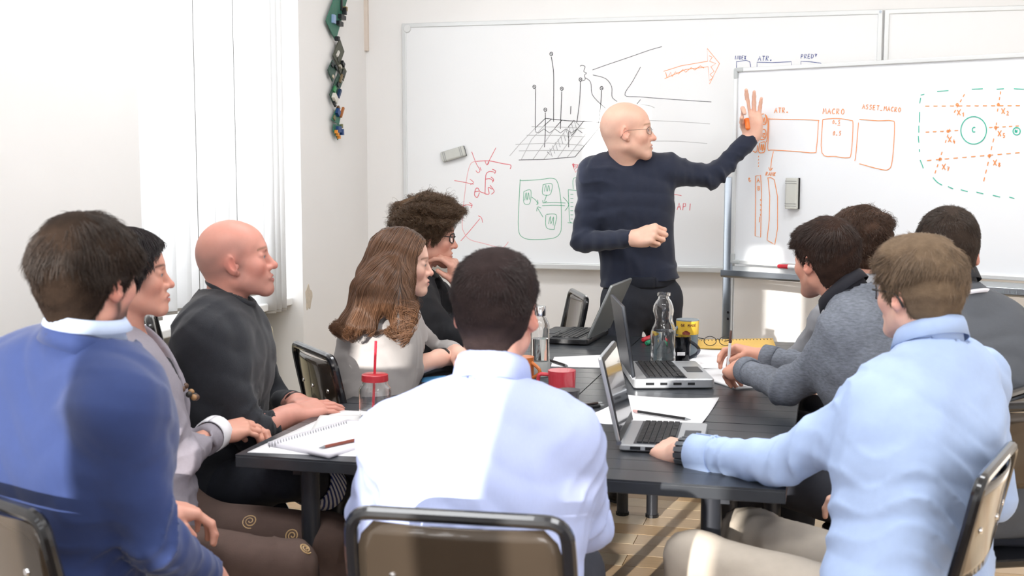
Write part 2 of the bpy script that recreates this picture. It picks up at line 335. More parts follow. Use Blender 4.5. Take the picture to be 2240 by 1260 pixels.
def text_px(s, x, y, h, w=None, slant=0.0, rise=0.0, gap=.25):
    """handwriting in photo pixels: left end of the baseline (x, y), letter height h"""
    w = w or h * .75; out = []
    for i, c in enumerate(s):
        x0 = x + i * w * (1 + gap); y0 = y - rise * (x0 - x)
        for st in GL[c]: out.append([(x0 + p[0] * w + slant * p[1] * h, y0 - p[1] * h) for p in st])
    return out
def smoothline(pts, n=4):
    P = [np.array(p, float) for p in pts]
    if len(P) < 3: return P
    out = []
    for i in range(len(P) - 1):
        p0, p1, p2, p3 = P[max(i - 1, 0)], P[i], P[i + 1], P[min(i + 2, len(P) - 1)]
        for k in range(n):
            t = k / n; out.append(.5 * (2 * p1 + (p2 - p0) * t + (2 * p0 - 5 * p1 + 4 * p2 - p3) * t * t + (3 * p1 - p0 - 3 * p2 + p3) * t ** 3))
    return out + [P[-1]]
INK = {'black': '#26262a', 'grey': '#b4b4b4', 'red': '#dc4a58', 'pale_red': '#eaa0a4', 'green': '#35a579', 'teal': '#35b99c', 'orange': '#f79b58', 'pale_orange': '#f5ab78', 'blue': '#1f3a86', 'print_grey': '#9aa3ab'}
def ink(c): return mat('ink_' + c, INK[c], .5, var=.1, scale=80)
def draw(name, strokes, colour, p0, nrm, root, width=0.0032, smooth=True, lab=None):
    """marker strokes given in photo pixels, laid on the board plane as thin raised ribbons"""
    nrm = np.array(nrm, float) / np.linalg.norm(nrm); mb = MB()
    for st in strokes:
        pts = smoothline(st) if smooth else [np.array(p, float) for p in st]
        Pw = [onp(p[0], p[1], p0, nrm) for p in pts]
        m = len(Pw)
        if m < 2: continue
        L = []
        for i in range(m):
            t = Pw[min(i + 1, m - 1)] - Pw[max(i - 1, 0)]; t /= (np.linalg.norm(t) + 1e-9); s = np.cross(nrm, t)
            q = loc(root, Pw[i] - nrm * 0.0008)
            a_ = loc(root, Pw[i] - nrm * 0.0008 + s * width / 2); b_ = loc(root, Pw[i] - nrm * 0.0008 - s * width / 2)
            L += [a_, b_]
        mb.add(L, [(2 * i, 2 * i + 1, 2 * i + 3, 2 * i + 2) for i in range(m - 1)])
    o = mb.build(name, ink(colour), root); o['kind'] = 'stuff'
    s = o.modifiers.new('thick', 'SOLIDIFY'); s.thickness = 0.0006; s.offset = 0
    if lab: o['label'] = lab
    return o
# ---- fixed whiteboards on the back wall (two side by side)
def frame_board(root, w, h, surf_m, bar=0.022, depth=0.02, corner=False):
    """board in the local x (width) z (height) plane, front towards -y, lower left corner at the origin"""
    MB().box((w / 2, -depth * .35, h / 2), (w, depth * .7, h)).build('writing_surface', surf_m, root)
    for nm, c, d in (('frame_rail', (w / 2, -depth / 2, h), (w, depth, bar)), ('frame_rail', (w / 2, -depth / 2, 0), (w, depth, bar * 1.0)),
                     ('frame_stile', (0, -depth / 2, h / 2), (bar, depth * 1.02, h + bar)), ('frame_stile', (w, -depth / 2, h / 2), (bar, depth * 1.02, h + bar))):
        MB().box(c, d).build(nm, M_alul, root, bevel=.003)
PBd = rp(0, UB - 0.0145, 0)
tl = onp(884, 56, PBd, U); bl_ = onp(888, 572, PBd, U); tr = onp(1926, 26, PBd, U)
bz0, bz1 = float(bl_[2]), float(tl[2]); bv0, bv1 = float(tl @ V), float(tr @ V)
wb1 = thing('whiteboard', 'wall whiteboard with black grid sketch and green and red diagrams behind the presenter', 'whiteboard', rp(bv0, UB - 0.001, bz0), -YAW, 'whiteboards')
frame_board(wb1, bv1 - bv0, bz1 - bz0, M_board)
MB().box(((bv1 - bv0) / 2, -.04, -.012), ((bv1 - bv0), .07, .012)).box(((bv1 - bv0) / 2, -.073, -.004), ((bv1 - bv0), .006, .026)).build('pen_tray', M_alul, wb1, bevel=.003)
MB().lathe([(0, 0), (.006, 0), (.006, .003), (0, .003)], 10).build('screw', M_steel, wb1).matrix_basis = Matrix.Translation((bv1 - bv0, -.021, bz1 - bz0)) @ Matrix.Rotation(math.pi / 2, 4, 'X')
wb2 = thing('whiteboard', 'blank wall whiteboard beside the joint, above the movable board', 'whiteboard', rp(bv1 + .03, UB - 0.001, bz0), -YAW, 'whiteboards')
frame_board(wb2, 1.25, bz1 - bz0, M_board)
# thin metal glued to the wall: corner magnet
q = onp(891, 63, PBd, U)
mg = MB().lathe([(0, 0), (.02, 0), (.02, .006), (.017, .009), (0, .009)], 20).build('round_magnet', mat('magnet_white', '#e3e4e4', .35), None, smooth='auto')
mg.matrix_world = Matrix.Translation([float(x) for x in q]) @ Matrix.Rotation(-YAW, 4, 'Z') @ Matrix.Rotation(math.pi / 2, 4, 'X')
tag(mg, 'white round magnet in the upper corner of the wall whiteboard', 'magnet')
def D1(name, st, col, w=.0032, **k): return draw(name, st, col, PBd, U, wb1, w, **k)
dots = []
for (x, y) in ((1206, 118), (1169, 190), (1229, 194), (1193, 240), (1316, 193), (1270, 174)):
    dots.append([(x + 3.2 * math.cos(t), y + 3.8 * math.sin(t)) for t in np.linspace(0, 6.6, 9)])
    dots.append([(x - 1.5, y - 1), (x + 1.8, y + 1)])
D1('marker_drawing', dots + [[(1172, 194), (1171, 240), (1171, 286)], [(1206, 124), (1211, 160), (1211, 225), (1211, 266)], [(1229, 200), (1227, 250), (1226, 282)], [(1193, 246), (1193, 290), (1191, 322)],
    [(1270, 178), (1268, 220), (1262, 268)], [(1316, 198), (1314, 230), (1309, 272)], [(1249, 232), (1248, 250)], [(1244, 288), (1244, 322)]], 'black', .0034, lab='black pin-shaped marker strokes')
D1('marker_drawing', [[(1269, 145), (1273, 143), (1280, 146), (1277, 156), (1283, 160), (1279, 164), (1280, 174), (1274, 177)], [(1296, 153), (1330, 141), (1380, 124), (1420, 110), (1448, 102)],
    [(1297, 164), (1325, 172), (1338, 190), (1339, 212), (1350, 222)], [(1280, 170), (1292, 180), (1295, 205), (1308, 222), (1325, 237)], [(1401, 147), (1384, 178), (1367, 208), (1400, 212), (1480, 218), (1556, 223)], [(1401, 218), (1393, 228)]], 'black', .0026, lab='black brace and branching lines')
D1('marker_drawing', [[(1404, 263), (1480, 266), (1553, 271)], [(1405, 309), (1480, 309), (1547, 314)], [(1401, 229), (1420, 231), (1432, 236)]], 'grey', .0026, lab='faded grey ruled lines')
D1('marker_drawing', [[(1193, 259), (1240, 264), (1320, 268)], [(1135, 350), (1190, 349), (1258, 343), (1284, 312), (1320, 268)], [(1193, 259), (1172, 279)], [(1207, 260), (1190, 275)], [(1230, 262), (1214, 280)], [(1256, 263), (1243, 278)], [(1278, 264), (1250, 297)]], 'black', .0032, smooth=False, lab='black outline of the sketched grid')
D1('marker_drawing', [[(1172, 279), (1140, 312), (1115, 341)], [(1190, 275), (1163, 305), (1141, 349)][:2] + [(1140, 350)], [(1214, 280), (1165, 350)], [(1243, 278), (1190, 348)], [(1265, 280), (1219, 347)], [(1296, 275), (1240, 345)],
    [(1163, 277), (1225, 278), (1300, 282)], [(1152, 296), (1215, 296), (1285, 300)], [(1128, 316), (1200, 313), (1278, 318)], [(1135, 330), (1210, 329), (1270, 330)]], 'grey', .003, smooth=False, lab='faded grey grid lines')
zig = [(1171, 288)]
for i in range(9): zig.append((1178 + i * 12, 291 if i % 2 == 0 else 282))
zig2 = []
for i in range(22): t = i / 21; zig2.append((1201 + t * 62 + (4 if i % 2 else -4), 339 - t * 72 + (7 if i % 2 else -7)))
D1('marker_drawing', [zig, zig2], 'black', .0028, smooth=False, lab='black zigzag scribbles on the grid')
D1('marker_drawing', [[(1032, 332), (1042, 358), (1050, 372), (1046, 378), (1041, 373)], [(1050, 366), (1053, 373)], [(1085, 323), (1075, 342), (1066, 360)], [(1061, 352), (1065, 361), (1070, 355)],
    [(994, 395), (1012, 398), (1036, 403)], [(1028, 392), (1036, 399), (1029, 404)], [(1007, 452), (1022, 448), (1033, 450)], [(1026, 443), (1033, 448), (1030, 455)], [(1008, 527), (1025, 508), (1050, 478)], [(1046, 472), (1053, 476), (1056, 487)]], 'red', .0028, lab='red arrows pointing into the sketched outline')
D1('marker_drawing', [[(1042, 353), (1070, 352), (1100, 358), (1117, 361), (1116, 370)], [(1061, 424), (1062, 395), (1064, 380), (1072, 375), (1082, 377)], [(1077, 370), (1084, 374), (1082, 380)], [(1062, 392), (1072, 391), (1079, 396)], [(1074, 387), (1080, 393), (1077, 399)],
    [(1061, 424), (1070, 424), (1068, 410), (1077, 414)], [(1072, 405), (1081, 418), (1075, 425)], [(1061, 423), (1050, 419), (1046, 412), (1041, 413), (1038, 426), (1044, 432), (1049, 421)], [(1038, 420), (1048, 418)]], 'red', .0034, lab='red star and branching arrows')
D1('marker_drawing', [[(1042, 353), (1030, 358), (1022, 385), (1015, 440), (1011, 490), (1015, 508), (1028, 524), (1060, 533), (1095, 542), (1106, 537), (1112, 529)]], 'pale_red', .0026, lab='pale red curved outline')
D1('marker_drawing', [[(1252, 359), (1271, 361), (1259, 377), (1252, 359)], [(1256, 360), (1256, 366), (1260, 361), (1259, 370), (1264, 361), (1263, 367)], [(1254, 357), (1255, 367)]], 'red', .0028, smooth=False, lab='small red hatched triangle')
D1('marker_drawing', [[(1138, 394), (1141, 395), (1180, 393), (1208, 390), (1220, 400), (1227, 440), (1228, 490), (1225, 510), (1210, 521), (1170, 524), (1145, 520), (1134, 500), (1136, 430), (1138, 392)]], 'green', .0026, lab='green rounded outline')
D1('marker_drawing', [[(1146, 419), (1161, 416), (1160, 442), (1154, 447), (1146, 443), (1146, 419)], [(1148, 438), (1151, 421), (1153, 438), (1156, 421), (1158, 437)], [(1188, 404), (1207, 402), (1206, 420), (1200, 427), (1187, 424), (1188, 404)], [(1191, 419), (1194, 405), (1197, 419), (1200, 405), (1203, 418)],
    [(1195, 469), (1217, 470), (1213, 496), (1211, 502), (1195, 497), (1194, 470)], [(1200, 490), (1204, 473), (1205, 490), (1211, 474), (1210, 493)], [(1163, 431), (1172, 438), (1177, 446)], [(1173, 447), (1177, 446), (1176, 437)], [(1196, 426), (1191, 441)], [(1187, 438), (1189, 444), (1196, 440)],
    [(1187, 444), (1210, 443), (1237, 444)], [(1186, 450), (1210, 449), (1236, 450)], [(1232, 431), (1244, 447), (1236, 461)], [(1188, 475), (1176, 455)], [(1174, 462), (1176, 453), (1184, 455)],
    [(1243, 415), (1246, 480), (1250, 486)], [(1243, 415), (1265, 417)], [(1254, 414), (1255, 390), (1276, 391)], [(1242, 487), (1256, 488)]] + [[(1248, 425 + 9 * k), (1254, 425 + 9 * k)] for k in range(7)], 'green', .0026, lab='green boxes and arrows')
D1('marker_drawing', [[(1452, 156), (1490, 144), (1548, 134), (1547, 106), (1574, 139), (1552, 184), (1549, 146), (1500, 152), (1454, 172)], [(1456, 158), (1459, 169)], [(1463, 166), (1467, 158), (1470, 168), (1478, 157), (1484, 162), (1494, 152), (1500, 158), (1512, 148), (1520, 153), (1532, 144), (1540, 149)],
    [(1551, 122), (1558, 125), (1552, 134), (1566, 139), (1555, 146), (1562, 156), (1553, 163), (1560, 170), (1552, 176)]], 'orange', .003, smooth=False, lab='orange hatched arrow')
D1('marker_writing', text_px('INDEX', 1607, 130, 8, 4.2, .1, -.0), 'blue', .003, smooth=False, lab='blue handwriting reading INDEX')
D1('marker_writing', text_px('ATR.', 1658, 133, 10, 7, .1, .02), 'blue', .003, smooth=False, lab='blue handwriting reading ATR.')
D1('marker_writing', text_px('PREDv', 1752, 128, 9, 6, .1, .02), 'blue', .003, smooth=False, lab='blue handwriting reading PRED')
D1('marker_drawing', [[(1611, 150), (1611, 135), (1632, 132), (1640, 135), (1643, 150)], [(1656, 150), (1656, 136), (1690, 137), (1731, 135), (1731, 150)], [(1752, 147), (1752, 134), (1770, 135), (1795, 138), (1801, 143)]], 'blue', .003, smooth=False, lab='blue box tops')
D1('marker_writing', text_px('API', 1481, 459, 15, 9, .05, -.06, .4), 'red', .0032, smooth=False, lab='red handwriting reading API')
D1('marker_drawing', [[(1463, 425), (1480, 426), (1491, 428)], [(1545, 403), (1552, 401), (1548, 408), (1545, 403)], [(1556, 400), (1565, 402), (1560, 408)]], 'red', .0028, lab='red underline')
# ---- movable whiteboard on a stand
MY = math.radians(39.6); MV = np.array([math.cos(MY), -math.sin(MY), 0]); MU = np.array([math.sin(MY), math.cos(MY), 0])
ME = np.array([MV, MU, Z])
m_bl = W(1605, 572, 5.62); m_tl = onp(1605, 154, m_bl, MU); mh = float(m_tl[2] - m_bl[2]); mw = 1.75
wb3 = thing('whiteboard', 'movable whiteboard on a steel stand, covered in orange and teal marker diagrams', 'whiteboard', m_bl, -MY, 'whiteboards')
MB().box((mw / 2, .006, mh / 2), (mw, .022, mh)).build('writing_surface', mat('whiteboard_enamel_cool', '#eceff3', .2, var=.015, scale=2), wb3)
for c, d, nm in (((mw / 2, 0, mh), (mw, .03, .018), 'frame_rail'), ((mw / 2, 0, 0), (mw, .03, .018), 'frame_rail'), ((0, 0, mh / 2), (.018, .03, mh), 'frame_stile'), ((mw, 0, mh / 2), (.018, .03, mh), 'frame_stile')):
    MB().box(c, d).build(nm, M_alul, wb3, bevel=.003)
for x, z in ((0, 0), (0, mh), (mw, 0), (mw, mh)):
    sx = 1 if x == 0 else -1; sz = 1 if z == 0 else -1
    b_ = MB().box((x + sx * .016, -.005, z), (.048, .026, .020)).box((x, -.005, z + sz * .016), (.020, .026, .048)); b_.build('corner_cap', mat('corner_grey', '#b7bbbb', .4), wb3, bevel=.006)
post_x = -0.032
for x in (post_x, mw + .032):
    MB().rbox((x, .012, (mh - .05) / 2 - m_bl[2] / 2 - .02 + .0), (.05, .03, mh * .55 + m_bl[2] - .06), .008).build('post', M_steel, wb3, smooth='auto') if x > 0 else None
pz1 = mh * .445
MB().rbox((post_x, .012, (pz1 - m_bl[2] + .08) / 2), (.05, .034, pz1 + m_bl[2] - .08), .01).build('post', M_steel, wb3, smooth='auto')
for z in (-.235, -.265):
    h_ = MB().lathe([(0, 0), (.006, 0), (.006, .002), (0, .002)], 10).build('bolt_hole', M_blackp, wb3); h_.matrix_basis = Matrix.Translation((post_x + .012, -.007, z)) @ Matrix.Rotation(math.pi / 2, 4, 'X')
for x in (post_x, mw + .032):
    MB().tube(fillet([(x, -.33, .035 - m_bl[2]), (x, -.28, .07 - m_bl[2]), (x, .28, .07 - m_bl[2]), (x, .33, .035 - m_bl[2])], .04), .022, 8).build('foot', M_steel, wb3, smooth='auto')
    for y in (-.31, .31):
        w_ = MB().lathe([(0, -.012), (.027, -.012), (.03, 0), (.027, .012), (0, .012)], 16).build('caster', M_blackp, wb3, smooth='auto'); w_.matrix_basis = Matrix.Translation((x, y, .0305 - m_bl[2])) @ Matrix.Rotation(math.pi / 2, 4, 'Y')
# tray below the board
prof = [(-.085, .008), (-.080, .0), (-.03, -.006), (.012, -.004), (.012, .004), (-.03, .004), (-.07, .012), (-.075, .032), (-.083, .034)]
tz = -.052
MB().prism([(p[0], p[1]) for p in prof], mw + .03, (-.02, 0, tz - .014), (0, 1, 0), (0, 0, 1), (1, 0, 0)).build('pen_tray', M_steel, wb3, bevel=.002)
MB().box((mw / 2, .012, -.035), (mw + .05, .02, .03)).build('crossbar', M_alul, wb3, bevel=.004)
PM = m_bl - MU * 0.0060
def D3(name, st, col, w=.0034, **k): return draw(name, st, col, PM, MU, wb3, w, **k)
D3('marker_writing', text_px('ATR.', 1694, 247, 11, 7, .05, .03), 'orange', .003, smooth=False, lab='orange handwriting reading ATR.')
D3('marker_writing', text_px('MACRO', 1800, 249, 12, 8, .05, -.03), 'orange', .003, smooth=False, lab='orange handwriting reading MACRO')
D3('marker_writing', text_px('ASSET_MACRO', 1886, 238, 10, 6.3, .1, -.09), 'orange', .0028, smooth=False, lab='orange handwriting reading ASSET_MACRO')
D3('marker_writing', text_px('0.5', 1821, 271, 8, 5, .1) + text_px('0.5', 1822, 296, 9, 5.4, .1) + [[(1832, 274), (1838, 274)]], 'orange', .0026, smooth=False, lab='orange handwriting reading 0.5 twice')
D3('marker_drawing', [[(1682, 260), (1720, 261), (1785, 263), (1790, 270), (1786, 325), (1780, 334), (1740, 331), (1690, 328), (1680, 326), (1682, 290), (1682, 258)], [(1800, 261), (1830, 259), (1860, 263), (1866, 272), (1862, 335), (1854, 345), (1828, 342), (1798, 334), (1800, 261)],
    [(1878, 268), (1873, 330), (1870, 352)], [(1880, 261), (1920, 264), (1950, 264), (1957, 275), (1952, 350), (1944, 370), (1925, 370), (1880, 358)]], 'orange', .0028, lab='three orange rounded boxes')
D3('marker_drawing', [[(1671, 249), (1664, 252), (1662, 268), (1674, 272), (1677, 262), (1674, 250)], [(1664, 268), (1667, 256), (1669, 270), (1672, 257), (1674, 270)], [(1665, 283), (1674, 284), (1676, 296), (1672, 304), (1662, 304), (1662, 290)], [(1667, 290), (1667, 299)], [(1669, 293), (1673, 292), (1669, 300), (1674, 299)],
    [(1664, 312), (1674, 311), (1673, 330), (1668, 334), (1660, 332), (1662, 313)], [(1664, 328), (1666, 315), (1668, 330), (1670, 315), (1672, 328)], [(1676, 252), (1680, 265), (1679, 300), (1676, 311)], [(1647, 330), (1652, 333), (1656, 330), (1657, 318)]], 'orange', .0036, lab='orange filled cells beside the hand')
D3('marker_drawing', [[(1660, 341 + 7 * k), (1659, 344 + 7 * k)] for k in range(4)] + [[(1692, 331), (1688, 350), (1686, 371)], [(1682, 366), (1685, 373), (1690, 367)]], 'orange', .003, lab='orange dotted line and small arrow')
D3('marker_writing', text_px('RANK', 1675, 384, 8, 4.6, .2, -.05), 'orange', .003, smooth=False, lab='orange handwriting reading RANK')
D3('marker_writing', text_px('t', 1637, 398, 10, 7) + text_px('A', 1656, 399, 9, 6) + text_px('B', 1658, 416, 9, 6) + [[(1663, 436 + 11 * k), (1665, 439 + 11 * k)] for k in range(4)] + [[(1662, 474), (1661, 486)]], 'orange', .0032, smooth=False, lab='orange index column with letters A and B')
D3('marker_drawing', [[(1653, 385), (1664, 383), (1666, 420), (1665, 470), (1664, 519), (1652, 516), (1653, 450), (1653, 385)], [(1680, 388), (1684, 430), (1683, 480), (1678, 525), (1688, 531), (1695, 535), (1701, 500), (1701, 430), (1694, 393), (1686, 388), (1679, 389)]], 'orange', .003, smooth=False, lab='two tall orange columns')
dash = []
def dashes(x0, y0, x1, y1, n, f=.5):
    return [[(x0 + (x1 - x0) * (k / n), y0 + (y1 - y0) * (k / n)), (x0 + (x1 - x0) * ((k + f) / n), y0 + (y1 - y0) * ((k + f) / n))] for k in range(n)]
D3('marker_drawing', dashes(2024, 232, 2240, 231, 12) + dashes(2025, 289, 2104, 285, 5) + dashes(2164, 279, 2236, 275, 5) + dashes(2028, 351, 2240, 333, 11) + dashes(2110, 206, 2084, 252, 4) + dashes(2189, 200, 2181, 250, 4) + dashes(2180, 268, 2178, 290, 2) +
   dashes(2078, 282, 2066, 318, 3) + dashes(2174, 303, 2150, 405, 6) + dashes(2061, 332, 2043, 386, 4), 'orange', .0036, smooth=False, lab='orange dashed grid lines')
D3('marker_drawing', [[(x + 2.4 * math.cos(t), y + 2.4 * math.sin(t)) for t in np.linspace(0, 6.4, 7)] for x, y in ((2094, 229), (2184, 229), (2178, 279), (2074, 287), (2057, 348), (2164, 341))], 'orange', .004, lab='orange dots')
xs = [('1', 2094, 252), ('2', 2191, 249), ('4', 2074, 311), ('5', 2183, 298), ('7', 2061, 371), ('8', 2173, 362)]
st = []
for d_, x, y in xs: st += text_px('x', x, y, 13, 10) + text_px(d_, x + 11, y + 3, 9, 6)
D3('marker_writing', st, 'orange', .0034, smooth=False, lab='orange labels x1 x2 x4 x5 x7 x8')
D3('marker_drawing', [[(2130 + 28 * math.cos(t), 285 + 30 * math.sin(t)) for t in np.linspace(-1.5, 4.9, 20)], [(2224 + 8 * math.cos(t), 287 + 8 * math.sin(t)) for t in np.linspace(0, 6.4, 12)]] + text_px('C', 2127, 289, 11, 8) + text_px('N', 2221, 290, 6, 5), 'teal', .0034, lab='teal circles marked C and N')
D3('marker_drawing', [[(2050, 200), (2075, 198)], [(2126, 195), (2150, 194)], [(2180, 195), (2196, 194)], [(2218, 194), (2240, 195)], [(2014, 208), (2022, 206)], [(2014, 214), (2012, 226)], [(2012, 245), (2011, 268)], [(2010, 275), (2010, 290)], [(2009, 297), (2010, 312)], [(2011, 326), (2011, 332)], [(2013, 350), (2020, 368)],
    [(2041, 388), (2050, 398), (2061, 405)], [(2074, 408), (2085, 413)], [(2102, 415), (2117, 419)], [(2136, 420), (2151, 424)], [(2172, 427), (2188, 431)], [(2208, 431), (2219, 434)]], 'teal', .003, lab='teal dashed outline')
PT = m_bl - MU * .0865
draw('tray_lettering', text_px('(graphi-LABE|->ieverywhere', 2173, 641, 8, 3.6, 0, -.06, .15), 'print_grey', PT, MU, wb3, .0016, smooth=False, lab='small grey print on the tray edge')
# erasers and the red pen on the tray
def eraser(p, nrm, xdir, label, L=.125, Wd=.052):
    e = thing('board_eraser', label, 'eraser', p, 0, 'board erasers')
    n_ = np.array(nrm) / np.linalg.norm(nrm); x_ = np.array(xdir) / np.linalg.norm(xdir); y_ = np.cross(-n_, x_)
    A = [x_, y_, -n_]
    MB().box(-n_ * .006, (L, Wd, .012), A).build('felt', mat('felt_dark', '#2c2a2a', .95, bump=.5, bscale=300), e)
    MB().rbox(-n_ * .022, (L, Wd * 1.04, .022), .01, 4, A, 0).build('body', mat('eraser_grey', '#c9cac4', .5, var=.05), e)
    for s in (-.4, -.33, .33, .4): MB().box(x_ * L * s - n_ * .0335, (.0022, Wd * .96, .0012), A).build('groove', mat('eraser_line', '#8f9090', .6), e)
    return e
q = onp(994, 337, PBd, U); q2 = onp(1024, 328, PBd, U); eraser(q, U, q2 - q, 'grey board eraser stuck at a slant on the wall whiteboard')
q = onp(1737, 423, PM, MU); eraser(q, MU, Z, 'grey board eraser stuck upright on the movable whiteboard', .135, .056)
pen = thing('marker_pen', 'red and white marker lying on the tray of the movable whiteboard', 'marker', onp(1732, 584, m_bl - MU * .045, MU), -MY, 'marker pens')
def marker(root, cap, body, L=.135, r=.0095):
    o = MB().lathe([(0, -.5 * L), (r * .8, -.5 * L), (r, -.47 * L), (r, .12 * L), (r * .96, .12 * L)], 14).build('barrel', body, root, smooth='auto'); o2 = MB().lathe([(r * 1.02, .12 * L), (r * 1.08, .13 * L), (r * 1.0, .46 * L), (r * .6, .5 * L), (0, .5 * L)], 14).build('cap', cap, root, smooth='auto')
    return o, o2
M_red = mat('red_plastic', '#c42f3c', .35); M_green = mat('green_plastic', '#1f7a56', .35); M_orange = mat('orange_plastic', '#f0772c', .4)
M_whp = mat('white_plastic', '#ececee', .4)
for o in marker(pen, M_red, M_whp): o.matrix_basis = Matrix.Rotation(-math.pi / 2, 4, 'Y')
# circuit boards on the wall beside the window
PLW = rp(VL + .001, 0, 0)
M_pcbg = mat('board_green', '#2f6b57', .45, var=.2, scale=120); M_pcbd = mat('board_dark', '#4a4c3d', .45, var=.25, scale=150); M_pcbb = mat('board_deep_green', '#27483c', .45, var=.25, scale=140)
def pcb(poly, m, label, bits):
    w = [onp(x, y, PLW, V) for x, y in poly]; c = sum(w) / len(w)
    t = thing('circuit_board', label, 'circuit board', c, 0, 'circuit boards on the wall')
    L2 = [((p - c) @ U, (p - c) @ Z) for p in w]
    MB().prism(L2, .0045, V * .016, U, Z, V).build('board', m, t)
    MB().box(V * .008, (.016, .02, .02), AX).build('spacer', M_greyp, t)
    for (x, y, a_, b_, h, col, nm) in bits:
        p = onp(x, y, PLW, V) - c + V * (.0205 + h / 2)
        # chips follow the edges of their board
        e1 = (L2[1][0] - L2[0][0], L2[1][1] - L2[0][1]); n1 = math.hypot(*e1); ex = (U * e1[0] + Z * e1[1]) / n1; ey = np.cross(V, ex)
        MB().box(p, (h, a_, b_), [V, ex, ey]).build(nm, mat('chip_' + col.strip('#'), col, .4, var=.1, scale=200), t)
K = '#1d2023'
pcb([(727, -14), (751, 0), (726, 90), (705, 46)], M_pcbg, 'large green circuit board, topmost of the diamond row on the wall', [(741, 25, .014, .035, .02, K, 'connector'), (736, 38, .06, .02, .018, K, 'connector'), (719, 42, .03, .04, .012, '#8fa6c8', 'chip'), (731, 52, .05, .02, .018, K, 'connector'), (737, 12, .012, .05, .008, K, 'chip'), (725, 85, .02, .02, .02, K, 'connector'), (742, 20, .02, .02, .02, '#a08a5a', 'connector')])
pcb([(735, 84), (745, 113), (733, 147), (720, 122)], M_pcbd, 'brownish bare circuit board just below the large green one', [(729, 118, .012, .035, .008, '#d8d4cc', 'connector'), (731, 130, .02, .02, .003, '#36372c', 'chip')])
pcb([(719, 131), (729, 150), (719, 179), (709, 153)], M_pcbb, 'dark circuit board at the left of the crossing pair', [(717, 142, .02, .02, .006, K, 'chip'), (719, 168, .014, .014, .006, '#c9bda8', 'connector'), (724, 148, .03, .012, .01, K, 'connector')])
pcb([(738, 134), (750, 156), (743, 178), (732, 150)], M_pcbd, 'dark circuit board at the right of the crossing pair', [(739, 140, .03, .02, .012, K, 'connector'), (742, 160, .03, .03, .004, '#262a25', 'chip'), (734, 146, .02, .012, .01, '#b9b4a6', 'connector')])
pcb([(732, 160), (741, 180), (722, 230), (713, 207)], M_pcbb, 'long circuit board with a white socket and blue parts', [(721, 215, .045, .03, .016, '#d9d5cb', 'connector'), (731, 205, .014, .05, .012, '#23395c', 'connector'), (722, 196, .02, .03, .008, '#3f8a55', 'chip'), (736, 172, .012, .05, .008, '#7d6a4b', 'chip'), (730, 185, .02, .02, .006, K, 'chip'), (721, 228, .03, .012, .01, K, 'connector')])
pcb([(730, 233), (738, 250), (733, 273), (717, 262)], M_pcbg, 'small green circuit board with blue relays and orange edge', [(728, 246, .03, .03, .014, '#25467c', 'relay'), (722, 258, .02, .02, .006, '#6f6a45', 'chip'), (737, 246, .01, .06, .012, '#b06a34', 'terminal'), (730, 236, .02, .012, .01, '#6b4a2e', 'terminal')])
pcb([(722, 272), (740, 272), (738, 290), (731, 306), (721, 287)], M_pcbg, 'lowest small circuit board with orange terminals and blue blocks', [(730, 283, .04, .03, .014, '#25467c', 'relay'), (736, 289, .02, .03, .016, '#25467c', 'relay'), (724, 288, .012, .016, .014, '#e0922e', 'terminal'), (727, 294, .012, .016, .014, '#e0922e', 'terminal'), (730, 300, .012, .016, .014, '#e0922e', 'terminal'), (738, 276, .02, .02, .006, '#77744c', 'chip')])
